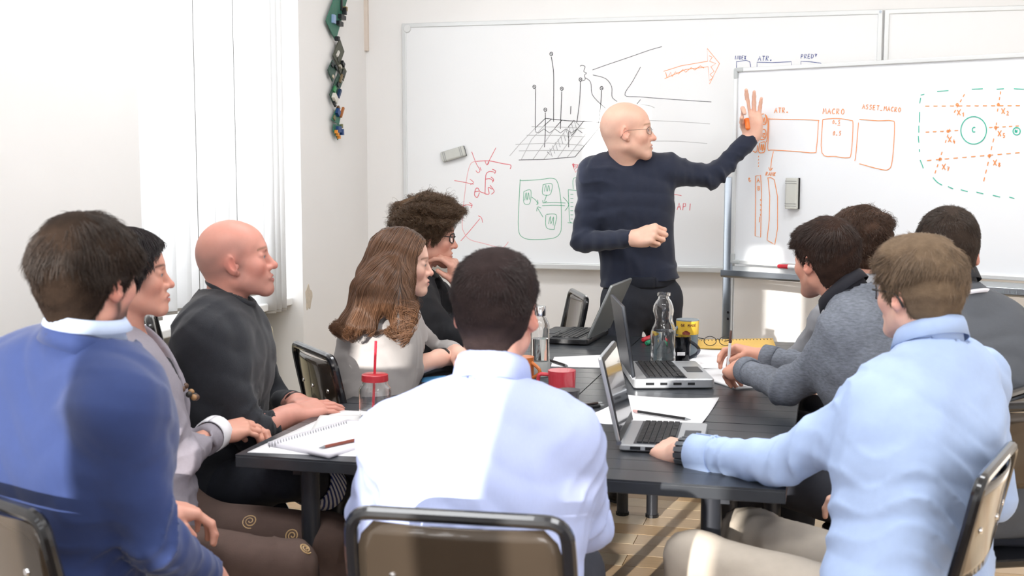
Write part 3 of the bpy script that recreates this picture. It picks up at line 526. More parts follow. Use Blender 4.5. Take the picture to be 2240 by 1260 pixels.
# ---------------------------------------------------------------- distance fields, from which people are meshed as continuous surfaces
def unit(a): a = np.array(a, float); return a / (np.linalg.norm(a) + 1e-12)
class Field:
    def __init__(s): s.ops = []
    def cone(s, a, b, ra, rb, k=0.02, op='u'):
        a = np.array(a, float); b = np.array(b, float); s.ops.append((op, 'c', (a, b, ra, rb), k, (a + b) / 2, np.linalg.norm(b - a) / 2 + max(ra, rb))); return s
    def ell(s, c, r, R=None, k=0.02, op='u'):
        c = np.array(c, float); r = np.array(r, float); s.ops.append((op, 'e', (c, r, np.eye(3) if R is None else np.array(R, float)), k, c, r.max())); return s
    def sph(s, c, r, k=0.02, op='u'): return s.cone(c, c, r, r, k, op)
    def cut(s, p, n): s.ops.append(('i', 'p', (np.array(p, float), unit(n)), 0, None, 0)); return s       # keeps the side against n
    def fn(s, f): s.ops.append(('f', f, None, 0, None, 0)); return s
    def prim(s, t, a, P):
        if t == 'c':
            A, B, ra, rb = a; ba = B - A; L = ba @ ba; pa = P - A
            if L < 1e-12: return np.sqrt((pa * pa).sum(1)) - ra
            h = np.clip(pa @ ba / L, 0, 1); q = pa - h[:, None] * ba
            return np.sqrt((q * q).sum(1)) - (ra + (rb - ra) * h)
        if t == 'e':
            c, r, R = a; q = (P - c) @ R.T; k0 = np.sqrt(((q / r) ** 2).sum(1)) + 1e-9; k1 = np.sqrt(((q / r ** 2) ** 2).sum(1)) + 1e-9
            return k0 * (k0 - 1) / k1
        if t == 'p': return (P - a[0]) @ a[1]
    def __call__(s, P):
        P = np.asarray(P, np.float32); d = np.full(len(P), 10.0, np.float32)
        for op, t, a, k, c, R in s.ops:
            if op == 'f': d = t(P, d); continue
            if op == 'i': d = np.maximum(d, s.prim(t, a, P)); continue
            q = P - c.astype(np.float32); r = np.sqrt((q * q).sum(1)) - R
            if op == 'u':
                m = np.nonzero(r < d + k)[0]
                if not len(m): continue
                x = s.prim(t, a, P[m]).astype(np.float32); y = d[m]
                if k > 0: h = np.clip(.5 + .5 * (x - y) / k, 0, 1); d[m] = x + (y - x) * h - k * h * (1 - h)
                else: d[m] = np.minimum(x, y)
            else:
                m = np.nonzero(r < k + .02)[0]
                if not len(m): continue
                x = -s.prim(t, a, P[m]).astype(np.float32); y = d[m]
                if k > 0: h = np.clip(.5 - .5 * (x - y) / k, 0, 1); d[m] = x + (y - x) * h + k * h * (1 - h)
                else: d[m] = np.maximum(x, y)
        return d
    def grad(s, P, e=0.002):
        g = np.stack([s(P + v) - s(P - v) for v in np.eye(3) * e], 1); return g / (np.linalg.norm(g, axis=1, keepdims=True) + 1e-9)
    def bbox(s, pad=0.02):
        lo = np.min([c - R for op, t, a, k, c, R in s.ops if op == 'u'], 0) - pad; hi = np.max([c + R for op, t, a, k, c, R in s.ops if op == 'u'], 0) + pad
        return lo, hi
    def mesh(s, h, lo=None, hi=None):
        b = s.bbox()
        lo = b[0] if lo is None else np.maximum(lo, b[0]); hi = b[1] if hi is None else np.minimum(hi, b[1])
        B = 6; n = np.maximum(1, np.ceil((hi - lo) / (h * B)).astype(int)); N = n * B + 1
        ii = np.stack(np.meshgrid(*[np.arange(k) for k in n], indexing='ij'), -1).reshape(-1, 3)
        cen = lo + (ii + .5) * h * B; dc = s(cen); keep = np.abs(dc) < h * B * 1.25 + .012
        D = np.full(N, 1.0, np.float32); S = np.repeat(np.repeat(np.repeat(np.sign(dc).reshape(n), B, 0), B, 1), B, 2)
        D[:-1, :-1, :-1] = S; M = np.zeros(N, bool); kb = keep.reshape(n)
        kk = np.repeat(np.repeat(np.repeat(kb, B, 0), B, 1), B, 2)
        for x in (0, 1):
            for y in (0, 1):
                for z in (0, 1): M[x:x + kk.shape[0], y:y + kk.shape[1], z:z + kk.shape[2]] |= kk
        idx = np.argwhere(M)
        if not len(idx): return np.zeros((0, 3)), np.zeros((0, 4), int)
        D[M] = s(lo + idx * h)
        neg = D < 0
        c = [neg[x:N[0] - 1 + x, y:N[1] - 1 + y, z:N[2] - 1 + z] for x in (0, 1) for y in (0, 1) for z in (0, 1)]
        sm = sum(a.astype(np.int8) for a in c); cells = np.argwhere((sm > 0) & (sm < 8))
        if not len(cells): return np.zeros((0, 3)), np.zeros((0, 4), int)
        vid = np.full(N - 1, -1, int); vid[tuple(cells.T)] = np.arange(len(cells))
        cor = np.array([(x, y, z) for x in (0, 1) for y in (0, 1) for z in (0, 1)])
        val = np.stack([D[tuple((cells + q).T)] for q in cor], 1)
        pos = np.zeros((len(cells), 3)); cnt = np.zeros(len(cells))
        for i in range(8):
            for j in range(i + 1, 8):
                if np.abs(cor[i] - cor[j]).sum() != 1: continue
                a, b = val[:, i], val[:, j]; m = (a < 0) != (b < 0); t = np.where(m, a / np.where(m, a - b, 1), 0)
                pos += np.where(m[:, None], cor[i] + t[:, None] * (cor[j] - cor[i]), 0); cnt += m
        pos = lo + (cells + pos / cnt[:, None]) * h
        faces = []
        for ax in range(3):
            o1, o2 = [(1, 2), (2, 0), (0, 1)][ax]; sl = [slice(None)] * 3; sh = [slice(None)] * 3; sl[ax] = slice(0, -1); sh[ax] = slice(1, None)
            e = np.argwhere(neg[tuple(sl)] != neg[tuple(sh)])
            e = e[(e[:, o1] > 0) & (e[:, o2] > 0) & (e[:, o1] < N[o1] - 1) & (e[:, o2] < N[o2] - 1)]
            if not len(e): continue
            d1 = np.zeros(3, int); d1[o1] = 1; d2 = np.zeros(3, int); d2[o2] = 1
            q = np.stack([vid[tuple((e - d1 - d2).T)], vid[tuple((e - d2).T)], vid[tuple(e.T)], vid[tuple((e - d1).T)]], 1)
            fl_ = ~neg[tuple(e.T)]; q[fl_] = q[fl_][:, ::-1]; faces.append(q)
        f = np.concatenate(faces) if faces else np.zeros((0, 4), int)
        f = f[(f >= 0).all(1)]
        return pos, f
def to_mesh(name, parts, m, parent, colfn=None):
    """parts: list of (verts, quads) joined in one mesh object"""
    vs = []; fs = []; n = 0
    for v, f in parts: vs.append(v); fs.append(f + n); n += len(v)
    v = np.concatenate(vs); f = np.concatenate(fs)
    me = bpy.data.meshes.new(name); me.vertices.add(len(v)); me.vertices.foreach_set('co', v.astype(np.float32).ravel())
    me.loops.add(len(f) * 4); me.loops.foreach_set('vertex_index', f.astype(np.int32).ravel())
    me.polygons.add(len(f)); me.polygons.foreach_set('loop_start', np.arange(0, len(f) * 4, 4, dtype=np.int32))
    try: me.polygons.foreach_set('loop_total', np.full(len(f), 4, np.int32))
    except Exception: pass
    me.update(calc_edges=True)
    if colfn is not None:
        c = colfn(v); at = me.color_attributes.new('Col', 'FLOAT_COLOR', 'POINT')
        at.data.foreach_set('color', np.concatenate([c, np.ones((len(v), 1))], 1).astype(np.float32).ravel())
    o = link(name, me, m, parent, True)
    return o
_r = np.random.RandomState(5)
_K = [(_r.randn(3), _r.rand() * 6.28) for _ in range(24)]
def wav(P, s, i0=0, n=4):
    q = 0
    for i in range(n):
        w, ph = _K[(i0 + i) % 24]; w2, ph2 = _K[(i0 + i + 7) % 24]
        q = q + np.sin(P @ (w * s).astype(np.float32) + ph + 1.3 * np.sin(P @ (w2 * s * .6).astype(np.float32) + ph2))
    return q / n
def folds(amp, s=28, spots=(), i0=0):
    """cloth creases: soft everywhere; near a joint (point, radius, strength, axis) they run across the limb"""
    def f(P, d):
        m = np.nonzero(np.abs(d) < .03)[0]
        if not len(m): return d
        Q = P[m]; wz = wav(Q, s * .45, i0 + 3, 2); x = np.abs(np.sin(Q @ np.array((9., 7., 30.), np.float32) + 2.5 * wz + i0)); y = wav(Q, s * 1.7, i0 + 5, 2)
        v = amp * .45 * (.45 - x + .3 * y)
        for k, (c, r, g, ax) in enumerate(spots):
            c = np.array(c, np.float32); q = Q - c; wt = np.exp(-(q * q).sum(1) / (r * r)); t = q @ np.array(ax, np.float32)
            ph = t * 46 + 3.4 * wav(Q, 11, i0 + k, 2) + k * 1.7; cr = np.exp(-np.sin(ph) ** 2 / .16); mk = np.clip(.5 + 1.3 * wav(Q, 9, i0 + k + 4, 2), 0, 1)
            v = v + amp * g * wt * (.35 - 1.25 * cr * mk + .25 * y)
        d[m] -= -v; return d
    return f
def basis(f, roll=0.0, pitch=0.0):
    """head axes (right, forward, up) from a horizontal facing; pitch > 0 looks up, roll > 0 tilts to the person's right"""
    f = unit(np.array([f[0], f[1], 0])); r = np.array([f[1], -f[0], 0]); u = np.array([0, 0, 1.0])
    f2 = f * math.cos(pitch) + u * math.sin(pitch); u2 = u * math.cos(pitch) - f * math.sin(pitch)
    r2 = r * math.cos(roll) - u2 * math.sin(roll); u3 = u2 * math.cos(roll) + r * math.sin(roll)
    return np.array([r2, f2, u3])
def facing(deg): t = math.radians(deg); return np.array([math.sin(t), math.cos(t), 0])   # 0 looks away from the camera, 90 to the picture's right
class Head:
    def __init__(s, c, B, sc=1.0, sex='m', nose=1.0, jaw=1.0, flare=32): s.flare = flare; s.c = np.array(c, float); s.B = B; s.s = sc; s.sex = sex; s.nose = nose; s.jaw = jaw
    def w(s, x, y, z): return s.c + s.s * (s.B[0] * x + s.B[1] * y + s.B[2] * z)
    def l(s, P): return ((P - s.c) @ s.B.T) / s.s
    def R(s, yaw=0, tilt=0):
        # rows: local axes of an ellipsoid, turned about the head's up axis and tilted about its right axis
        a = math.radians(yaw); t = math.radians(tilt)
        x = s.B[0] * math.cos(a) + s.B[1] * math.sin(a); y0 = -s.B[0] * math.sin(a) + s.B[1] * math.cos(a)
        y = y0 * math.cos(t) + s.B[2] * math.sin(t); z = -y0 * math.sin(t) + s.B[2] * math.cos(t)
        return np.array([x, y, z])
    def skull(s, F_, grow=0.0):
        k = s.s; e = lambda c, r, kk=.02, **q: F_.ell(s.w(*c), [(x + grow) * k for x in r], s.R(), kk * k, **q)
        e((0, -.014, .030), (.076, .096, .086)); e((0, .030, .036), (.063, .056, .054)); e((0, -.035, .0), (.066, .07, .07), .03)
    def add(s, F_, neck=None, nr=.056):
        k = s.s; w = s.w; m = s.sex == 'm'; s.skull(F_)
        e = lambda c, r, kk=.012, op='u', yaw=0, tilt=0: F_.ell(w(*c), [x * k for x in r], s.R(yaw, tilt), kk * k, op)
        c = lambda a, b, ra, rb, kk=.012, op='u': F_.cone(w(*a), w(*b), ra * k, rb * k, kk * k, op)
        e((0, .034, -.038), (.060, .052, .068), .025)
        if neck is not None: F_.cone(w(0, -.028, -.055), neck, nr * k, nr * 1.12 * k, .03 * k)
        c((-.027, .0765, .02), (.027, .0765, .02), .0135 if m else .0115, .0135 if m else .0115, .02)
        for q in (-1, 1):
            c((q * .047 * s.jaw, .002, -.062), (q * .017, .068, -.099), .022, .017, .025)
            e((q * .042, .056, -.026), (.022, .02, .02), .025)
            e((q * .0315, .0985, -.001), (.019, .017, .0125), .012, 's')
            c((q * .019, .0755, .004), (q * .042, .0695, .0025), .0122, .0112, .004)          # upper lid
            c((q * .019, .0765, -.008), (q * .042, .069, -.009), .0095, .009, .005)           # lower lid
            e((q * .0125, .090, -.038), (.0095 * s.nose, .011, .0085), .007)
            # ear
            e((q * .079, -.013, -.012), (.0078, .0190, .0305), .006, 'u', -q * s.flare, 12)
            e((q * .0878, -.006, -.008), (.0072, .0115, .0195), .003, 's', -q * s.flare, 12); e((q * .084, .004, -.012), (.004, .004, .006), .003, 's')
            e((q * .074, -.001, -.036), (.007, .009, .010), .006)
            c((q * .079, .004, -.014), (q * .078, .004, -.02), .004, .005, .004)
        e((0, .066, -.066), (.031, .030, .025), .015)
        c((0, .079, .010), (0, .097 + .006 * s.nose, -.030), .0085, .0105 * s.nose, .012)
        F_.sph(w(0, .101 + .006 * s.nose, -.0345), .0105 * k * s.nose, .006 * k)
        for q in (-1, 1): F_.sph(w(q * .0065, .102, -.0475), .0035 * k, .003 * k, 's')
        f = 1.0 if m else 1.15
        for q in (-1, 1):
            c((q * .021, .0865, -.0675), (q * .004, .0955, -.0625), .004, .0052 * f, .004)
            c((q * .019, .0865, -.0705), (0, .0945, -.0745), .004, .0058 * f, .004)
        c((-.017, .0965, -.0685), (.017, .0965, -.0685), .0018, .0018, .003, 's')
        e((0, .077, -.1005), (.021, .019, .018) if m else (.017, .017, .016), .02)
    def color(s, base, lips=None, brow=None, beard=0, scalp=0, flush=1.0, beard_col=None):
        base = np.array(lin(base)); red = base * np.array([1.02, .68, .66]); bc = np.array(lin(beard_col or '#5a4a44'))
        lipc = np.array(lin(lips or '#b56a66')); brc = np.array(lin(brow or '#5b4636'))
        def g(L, c, r): return np.exp(-(((L - np.array(c)) / np.array(r)) ** 2).sum(1))[:, None]
        def fn(P):
            L = s.l(P); c = np.tile(base, (len(P), 1)); ax = np.abs(L[:, 0]); A = np.stack([ax, L[:, 1], L[:, 2]], 1)
            def blend(wt, col): nonlocal c; c = c * (1 - wt) + col * wt
            n = (.5 + .5 * wav(P.astype(np.float32), 60, 3, 3))[:, None]
            blend(flush * .55 * g(A, (.045, .06, -.035), (.022, .04, .022)), red); blend(flush * .55 * g(A, (0, .108, -.036), (.018, .02, .016)), red)
            blend(flush * .75 * g(A, (.082, -.012, -.012), (.02, .03, .035)) * (ax[:, None] > .068), red); blend(.18 * n, red)
            if scalp:
                t = np.clip((L[:, 2] + .06) * 30, 0, 1) * np.clip((.075 - L[:, 2]) * 16, 0, 1) * np.clip((.035 - L[:, 1] + .35 * np.clip(L[:, 2], -.05, .1)) * 30, 0, 1)
                earm = 1 - np.clip((ax - .07) * 200, 0, 1) * g(A, (.08, -.012, -.012), (.05, .03, .04))[:, 0]
                blend((scalp * (.45 + .55 * n[:, 0]) * t * earm)[:, None], np.array(lin('#63534f'))); blend((scalp * .5 * np.exp(-((L[:, 2] - .1) / .03) ** 2 - ((L[:, 1] - .03) / .05) ** 2))[:, None], red)
            if beard:
                t = np.clip((-.045 - L[:, 2]) * 40 + np.clip((L[:, 1] - .03) * -12, -.5, 1) * 0, 0, 1) * np.clip((L[:, 1] - .0) * 50, 0, 1) * np.clip((L[:, 2] + .135) * 60, 0, 1)
                t = np.maximum(t, np.exp(-((L[:, 1] - .012) / .016) ** 2) * (ax > .05) * np.clip((-.0 - L[:, 2]) * 60, 0, 1) * np.clip((L[:, 2] + .13) * 60, 0, 1))
                blend((beard * t * (.7 + .3 * n[:, 0]))[:, None], bc)
            arc_ = .019 + .006 * (1 - ((ax - .034) / .02) ** 2)
            blend((np.clip(1 - np.abs(L[:, 2] - arc_) / .0055, 0, 1) * (ax > .012) * (ax < .052) * (L[:, 1] > .06) * .85)[:, None], brc)
            lp = np.clip(1 - ((ax / .023) ** 2 + ((L[:, 2] + .0685) / .0105) ** 2), 0, 1) ** .5 * (L[:, 1] > .08)
            blend((lp * .75)[:, None], lipc)
            blend(.8 * g(A, (.031, .088, -.002), (.013, .02, .0035)), np.array(lin('#3a2a26')))
            blend(.5 * g(A, (0, .097, -.0685), (.019, .012, .0022)), lipc * .35)
            return np.clip(c, 0, 1)
        return fn
def eyes(hd, parent, iris='#4b6078'):
    for q in (-1, 1):
        c = hd.w(q * .0315, .0722, -.002); r = .0120 * hd.s; n = 12; vs = []; fs = []
        for i in range(9):
            t = math.pi * i / 8
            for j in range(n): a = 2 * math.pi * j / n; vs.append(c + r * (hd.B[1] * math.cos(t) + (hd.B[0] * math.cos(a) + hd.B[2] * math.sin(a)) * math.sin(t)))
        fs = np.array([(i * n + j, i * n + (j + 1) % n, (i + 1) * n + (j + 1) % n, (i + 1) * n + j) for i in range(8) for j in range(n)])
        v = np.array(vs)
        def col(P):
            t = np.arccos(np.clip(((P - c) @ hd.B[1]) / r, -1, 1)); k = np.tile(np.array(lin('#c9bfba')), (len(P), 1))
            k[t < .62] = lin(iris); k[t < .33] = (.01, .01, .01); return k
        to_mesh('eye', [(v, fs)], mat('eyeball', '#ffffff', .08, vcol=True, var=0), parent, col)
# hands: wrist point, direction of the fingers, back-of-hand normal, thumb side sign
def add_hand(F_, wr, d, nb, side, curl=(.3, .4, .3), spread=.12, thumb=(.5, .3, .2), s=1.0, curls=None, wrist_from=None, wrad=.027):
    """d: finger direction, nb: normal of the back of the hand, side: +1 when the thumb lies along cross(d, nb), -1 otherwise.
    curl: bend of the three joints; curls: per finger override; thumb: (abduction, towards palm, bend)"""
    d = unit(d); nb = unit(np.array(nb) - d * np.dot(nb, d)); x = np.cross(d, nb) * side
    w = lambda a, b, c: wr + s * (x * a + d * b + nb * c)
    kx = [.031, .0105, -.0105, -.030]; ky = [.092, .096, .091, .081]; ln = [(.042, .025, .020), (.047, .029, .021), (.043, .027, .020), (.034, .020, .018)]; rr = [.0092, .0095, .009, .008]
    for i in range(4):
        F_.cone(w(kx[i] * .55, .0, 0), w(kx[i], ky[i], .002), .0165 * s, .0118 * s, .014 * s)
        F_.cone(w(kx[i] * .75, .03, -.008), w(kx[i] * .95, ky[i] * .82, -.006), .013 * s, .0105 * s, .014 * s)
    F_.cone(w(.015, .012, -.008), w(.037, .045, -.012), .019 * s, .014 * s, .014 * s)
    F_.cone(w(-.02, .015, -.008), w(-.028, .05, -.009), .015 * s, .013 * s, .014 * s)
    if wrist_from is not None: F_.cone(wrist_from, w(0, .004, 0), wrad * 1.12, wrad * .9, .02 * s)
    tips = []
    for i in range(4):
        c = (curls[i] if curls else curl); p = w(kx[i], ky[i], .001); a = spread * (1.5, .5, -.5, -1.5)[i]; th = 0; r = rr[i] * s
        for j in range(3):
            th += c[j]; q = p + s * ln[i][j] * ((d * math.cos(a) + x * math.sin(a)) * math.cos(th) - nb * math.sin(th))
            F_.cone(p, q, r * (1.06, .98, .9)[j], r * (.98, .9, .78)[j], .0045 * s); p = q
        tips.append(p)
    ab, op, bd = thumb; p = w(.034, .038, -.011); th = ab; o_ = op
    for j, (l_, r) in enumerate(((.036, .0115), (.030, .0098))):
        q = p + s * l_ * ((d * math.cos(th) + x * math.sin(th)) * math.cos(o_) - nb * math.sin(o_))
        F_.cone(p, q, r * s * 1.02, r * .86 * s, .006 * s); p = q; th -= bd; o_ += bd * .4
    tips.append(p); return tips
# ---------------------------------------------------------------- hair
def hairmat(name, col, rough=.42, spread=.4):
    if name in MATS: return MATS[name]
    m = bpy.data.materials.new(name); m.use_nodes = True; nt = m.node_tree; N = nt.nodes; b = N['Principled BSDF']
    hi = N.new('ShaderNodeHairInfo'); mr = N.new('ShaderNodeMapRange'); mr.inputs['To Min'].default_value = 1 - spread; mr.inputs['To Max'].default_value = 1 + spread
    nt.links.new(hi.outputs['Random'], mr.inputs['Value']); mx = N.new('ShaderNodeMix'); mx.data_type = 'RGBA'; mx.blend_type = 'MULTIPLY'; mx.inputs['Factor'].default_value = 1
    mx.inputs['A'].default_value = (*lin(col), 1); nt.links.new(mr.outputs[0], mx.inputs['B']); nt.links.new(mx.outputs['Result'], b.inputs['Base Color'])
    b.inputs['Roughness'].default_value = rough; b.inputs['Specular IOR Level'].default_value = .35; MATS[name] = m; return m
HL_Y = np.array([-.2, -.10, -.06, -.036, -.022, -.008, .008, .014, .022, .03, .045, .06, .074, .09, .12]); 
HL_S = np.array([-.112, -.108, -.100, -.068, -.012, .012, .006, -.030, -.026, .004, .034, .056, .074, .098, .14])
def hair_field(hd, ttop=.02, tside=.009, noise=.004, nscale=70, line=None, extra=None, front=0.0):
    F_ = Field(); hd.skull(F_); F_.cone(hd.w(0, -.034, -.05), hd.w(0, -.034, -.125), .052 * hd.s, .055 * hd.s, .03)
    zl = HL_S if line is None else np.array(line)
    def f(P, d):
        L = hd.l(P); ax = np.abs(L[:, 0]); z = L[:, 2]; y = L[:, 1]
        s = np.clip((z - .01) / .08, 0, 1); s = s * s * (3 - 2 * s); t = tside + (ttop - tside) * s
        t = t * np.clip((z + .10) / .07, .22, 1)
        if front: t = t + front * np.exp(-((y - .055) / .035) ** 2 - ((z - .11) / .04) ** 2)
        q = d - hd.s * t; m = np.abs(q) < .03
        q[m] += noise * wav(P[m], nscale, 2, 3)
        c = (np.interp(y - front * .0, HL_Y, zl) - z) * .75 * hd.s
        c = c + .0035 * wav(P, 110, 9, 3)
        # no hair in front of the face between the sideburns
        return np.maximum(q, c).astype(np.float32)
    if extra: extra(F_)
    return F_.fn(f)
def strands(name, F_, verts, flow, n, steps, step, rad, parent, m, lift=.25, jit=.25, sink=.004, fluff=.004, stick=.0, curl=0.0, seed=1, taper=True, lenf=None, clump=0, zfree=-1):
    rs = np.random.RandomState(seed); idx = rs.randint(0, len(verts), n); P = verts[idx].astype(np.float64).copy()
    g = F_.grad(P); P -= g * sink; J = rs.randn(n, 3) * jit; pts = [P.copy()]; tgt = -sink + rs.rand(n) * fluff + sink * .5
    ph = rs.rand(n) * 6.28; fr = .7 + .5 * rs.rand(n); st = step * (lenf(P) if lenf is not None else 1) * np.ones(n); st = st[:, None] * (.75 + .4 * rs.rand(n, 1))
    if clump: J = J * .4 + jit * 1.5 * np.stack([wav(P.astype(np.float32), clump, q, 3) for q in (0, 5, 11)], 1); ph = 3.1 * wav(P.astype(np.float32), clump * .8, 2, 3) + ph * .12; fr = np.ones(n)
    for j in range(steps):
        if j % 2 == 0 or stick: g = F_.grad(P)
        if zfree > 0: g = np.where((P[:, 2] > zfree)[:, None], g, g * .05)
        t = flow(P); t = t - g * ((t * g).sum(1) * (1 - lift * .2))[:, None]; t /= (np.linalg.norm(t, axis=1, keepdims=True) + 1e-6)
        t = t + g * lift * (1 - stick) + J
        if curl:
            b = np.cross(t, g); a = ph + j * 1.5 * fr; t = t + curl * (b * np.cos(a)[:, None] + g * np.sin(a)[:, None])
        t /= (np.linalg.norm(t, axis=1, keepdims=True) + 1e-6); P = P + t * st
        if stick: P -= g * ((F_(P) - tgt) * stick * (P[:, 2] > zfree))[:, None]
        pts.append(P.copy())
    A = np.stack(pts, 1); k = steps + 1
    hc = bpy.data.hair_curves.new(name); hc.add_curves([k] * n)
    hc.attributes['position'].data.foreach_set('vector', A.astype(np.float32).ravel())
    ra = hc.attributes.get('radius') or hc.attributes.new('radius', 'FLOAT', 'POINT')
    pr = np.linspace(1, .25 if taper else .8, k); ra.data.foreach_set('value', np.tile(rad * pr, n).astype(np.float32))
    o = bpy.data.objects.new(name, hc); C.objects.link(o); hc.materials.append(m); o.parent = parent; o['kind'] = 'stuff'
    return o
def hair(hd, parent, col, ttop=.02, tside=.009, noise=.004, n=5000, length=.028, whorl=(.01, -.07, .105), sweep=(0, 0, 0), line=None, front=0, lift=.3, jit=.3, curl=0, rad=.0007, nscale=70, h=.005, seed=1, lab=None, clump=38):
    F_ = hair_field(hd, ttop, tside, noise, nscale, line, None, front)
    lo, hi = F_.bbox(.05); v, f = F_.mesh(h, lo, hi)
    o = to_mesh('hair', [(v, f)], mat('hair_under_' + col.strip('#'), tuple(x * .8 for x in lin(col)), .9, var=.4, scale=60, bump=.8, bscale=260, spec=.15), parent)
    if lab: o['label'] = lab
    wl = np.array(whorl); sw = np.array(sweep)
    def flow(P):
        L = hd.l(P); q = L - wl; q[:, 2] *= .6; q = q / (np.linalg.norm(q, axis=1, keepdims=True) + .01); q[:, 2] -= .35 + 1.2 * np.clip(.05 - L[:, 2], 0, .1) * 8
        q = q + sw * np.clip((L[:, 2] - .02) / .08, 0, 1)[:, None]
        return q @ hd.B
    L = hd.l(v); ok = (np.linalg.norm(L / np.array([.076, .097, .087]), axis=1) > .9)
    steps = 5 if not curl else 9
    lf = lambda P: .42 + .58 * np.clip((hd.l(P)[:, 2] + .03) / .09, 0, 1)
    strands('hair_strands', F_, v[ok] if ok.any() else v, flow, n, steps, length / steps, rad, o, hairmat('hair_' + col.strip('#'), col), lift, jit, curl=curl, seed=seed, lenf=lf, clump=clump)
    return o
# ---------------------------------------------------------------- people
def torso(F_, j, g=0.0, w=1.0, belly=0.0, deep=1.0):
    r = unit(j['shr'] - j['shl']); up = unit(j['nb'] - j['pel']); f = unit(np.cross(up, r)); pel, nb = j['pel'], j['nb']; H = np.linalg.norm(nb - pel)
    hr = j.get('hipr_dir', r)
    for t, hw, rd, off in ((0.0, .086, .119, 0), (.22, .070, .108, belly * .8), (.42, .068, .106, belly), (.60, .082, .112, .006), (.76, .092, .108, .008)):
        rr = unit(hr * (1 - t) + r * t); c = pel + up * H * t + f * off
        q = (rd * deep + g); F_.cone(c - rr * hw * w, c + rr * hw * w, q, q, .09)
    for q in ('shr', 'shl'):
        c = j[q]; F_.cone(nb + up * .005 - f * .012, c + up * .0, .056 + g, .058 + g, .05); F_.sph(c, .062 + g, .05)
    c = pel + up * H * .88; F_.cone(c - r * .09 * w, c + r * .09 * w, .082 + g, .082 + g, .06)
    return r, up, f
def person(name, label, j, head, top, legs, skin, hands=(), group=None, sleeves=(1.0, 1.0), fold=.006, base=None, hair_kw=None, head_col={}, neckcut=.0, collar=None, h_body=.015, h_cloth=.0075, h_head=.0038, w=1.0, belly=0.0, iris='#4b6078', top_name='sweater', trim=None, deep=1.0, arm=1.0, hem=None, vopen=0):
    """j: joints; head: Head; top / legs: materials; hands: list of dict; sleeves: fraction of the forearm covered (right, left)"""
    b = np.array(j['pel'], float).copy(); b[2] = 0
    root = thing(name, label, 'person', (0, 0, 0), 0, group)
    j = {k: np.array(v, float) for k, v in j.items()}
    up = unit(j['nb'] - j['pel'])
    # --- body: head and neck, hands and forearms finely, the covered trunk and legs coarser, all in one mesh
    parts = []
    Hf = Field(); head.add(Hf, j['nb'] - up * .03); Hf.cone(j['nb'] - up * .03, j['nb'] - up * .10, .064, .08, .03)
    Hf.cone(j['nb'] - up * .02, j['shr'] * .45 + j['nb'] * .55 - up * .02, .045, .045, .04); Hf.cone(j['nb'] - up * .02, j['shl'] * .45 + j['nb'] * .55 - up * .02, .045, .045, .04)
    parts.append(Hf.mesh(h_head))
    Bf = Field(); torso(Bf, j, -.026, w, belly, deep)
    for s in 'rl':
        Bf.cone(j['sh' + s], j['el' + s], .045 * arm, .038 * arm, .03); Bf.cone(j['el' + s], j['wr' + s], .038 * arm, .026, .02)
        if 'kn' + s in j:
            hp = j['hp' + s]; Bf.cone(hp, j['kn' + s], .068, .048, .04); Bf.cone(j['kn' + s], j['an' + s], .05, .036, .03)
    parts.append(Bf.mesh(h_body))
    for hn in hands:
        s = hn['s']; E, Wr = j['el' + s], j['wr' + s]; Af = Field(); d = unit(Wr - E)
        cov = sleeves[0 if s == 'r' else 1]; a = E + (Wr - E) * max(0, min(cov - .12, .8)); ra = .042 * arm + (.029 - .042 * arm) * ((a - E) @ (Wr - E)) / ((Wr - E) @ (Wr - E))
        Af.cone(a, Wr, ra, .0275, .02)
        add_hand(Af, Wr, hn.get('d', d), hn['nb'], hn['side'], hn.get('curl', (.3, .4, .3)), hn.get('spread', .1), hn.get('thumb', (.5, .3, .2)), hn.get('sc', 1.0), hn.get('curls'), Wr - d * .03)
        parts.append(Af.mesh(.0033))
    body = to_mesh('body', parts, mat('skin_' + name + skin.strip('#'), skin, .48, var=.05, scale=90, vcol=True, bump=.12, bscale=500, sss=.08), root, head.color(skin, **head_col))
    if iris: eyes(head, root, iris)
    # --- upper garment
    Tf = Field(); r, up, f = torso(Tf, j, .004, w, belly, deep); sp = []
    for i, s in enumerate('rl'):
        S, E, Wr = j['sh' + s], j['el' + s], j['wr' + s]; cov = sleeves[i]
        Tf.cone(S, E, .060 * arm, .051 * arm, .04)
        if cov > 0.05:
            e = E + (Wr - E) * min(cov, .985); Tf.cone(E, e, .050 * arm, (.050 * arm - (.050 * arm - .037) * cov), .02)
        sp += [(E, .11, 1.5, unit(Wr - S)), (S, .12, .8, unit(E - S + (S - j['nb']) * .5)), (E * .35 + Wr * .65, .09, .8, unit(Wr - E))]
    sp += [(j['pel'] * .72 + j['nb'] * .28, .20, 1.1, unit(up + .35 * r))]
    Tf.fn(folds(fold, 26, sp, len(C.objects) % 13))
    for i, s in enumerate('rl'):      # open sleeve ends
        E, Wr = j['el' + s], j['wr' + s]; d = unit(Wr - E); cov = sleeves[i]
        if cov > .05 and any(hn['s'] == s for hn in hands):
            e = E + (Wr - E) * min(cov, .985)
            def cutf(P, dd, e=e, d=d):
                t = (P - e.astype(np.float32)) @ d.astype(np.float32); rad = np.linalg.norm(P - e.astype(np.float32) - t[:, None] * d.astype(np.float32), axis=1)
                return np.where((rad < .085) & (t > -.01) & (t < .12), np.maximum(dd, t), dd).astype(np.float32)
            Tf.fn(cutf)
    nbk = j['nb']; nd = unit(head.w(0, -.028, -.055) - nbk)
    Tf.cone(nbk - up * .012 + f * neckcut * .4, nbk + up * .2 + f * neckcut, .062 + neckcut * .45, .10, .004, 's')
    if vopen: Tf.cone(nbk + f * .06 + up * .02, j['pel'] + f * .17 + up * .16, vopen, vopen * .35, .006, 's')
    hemp = j['pel'] - up * .06 if hem is None else np.array(hem)
    Tf.cut(hemp, -up)
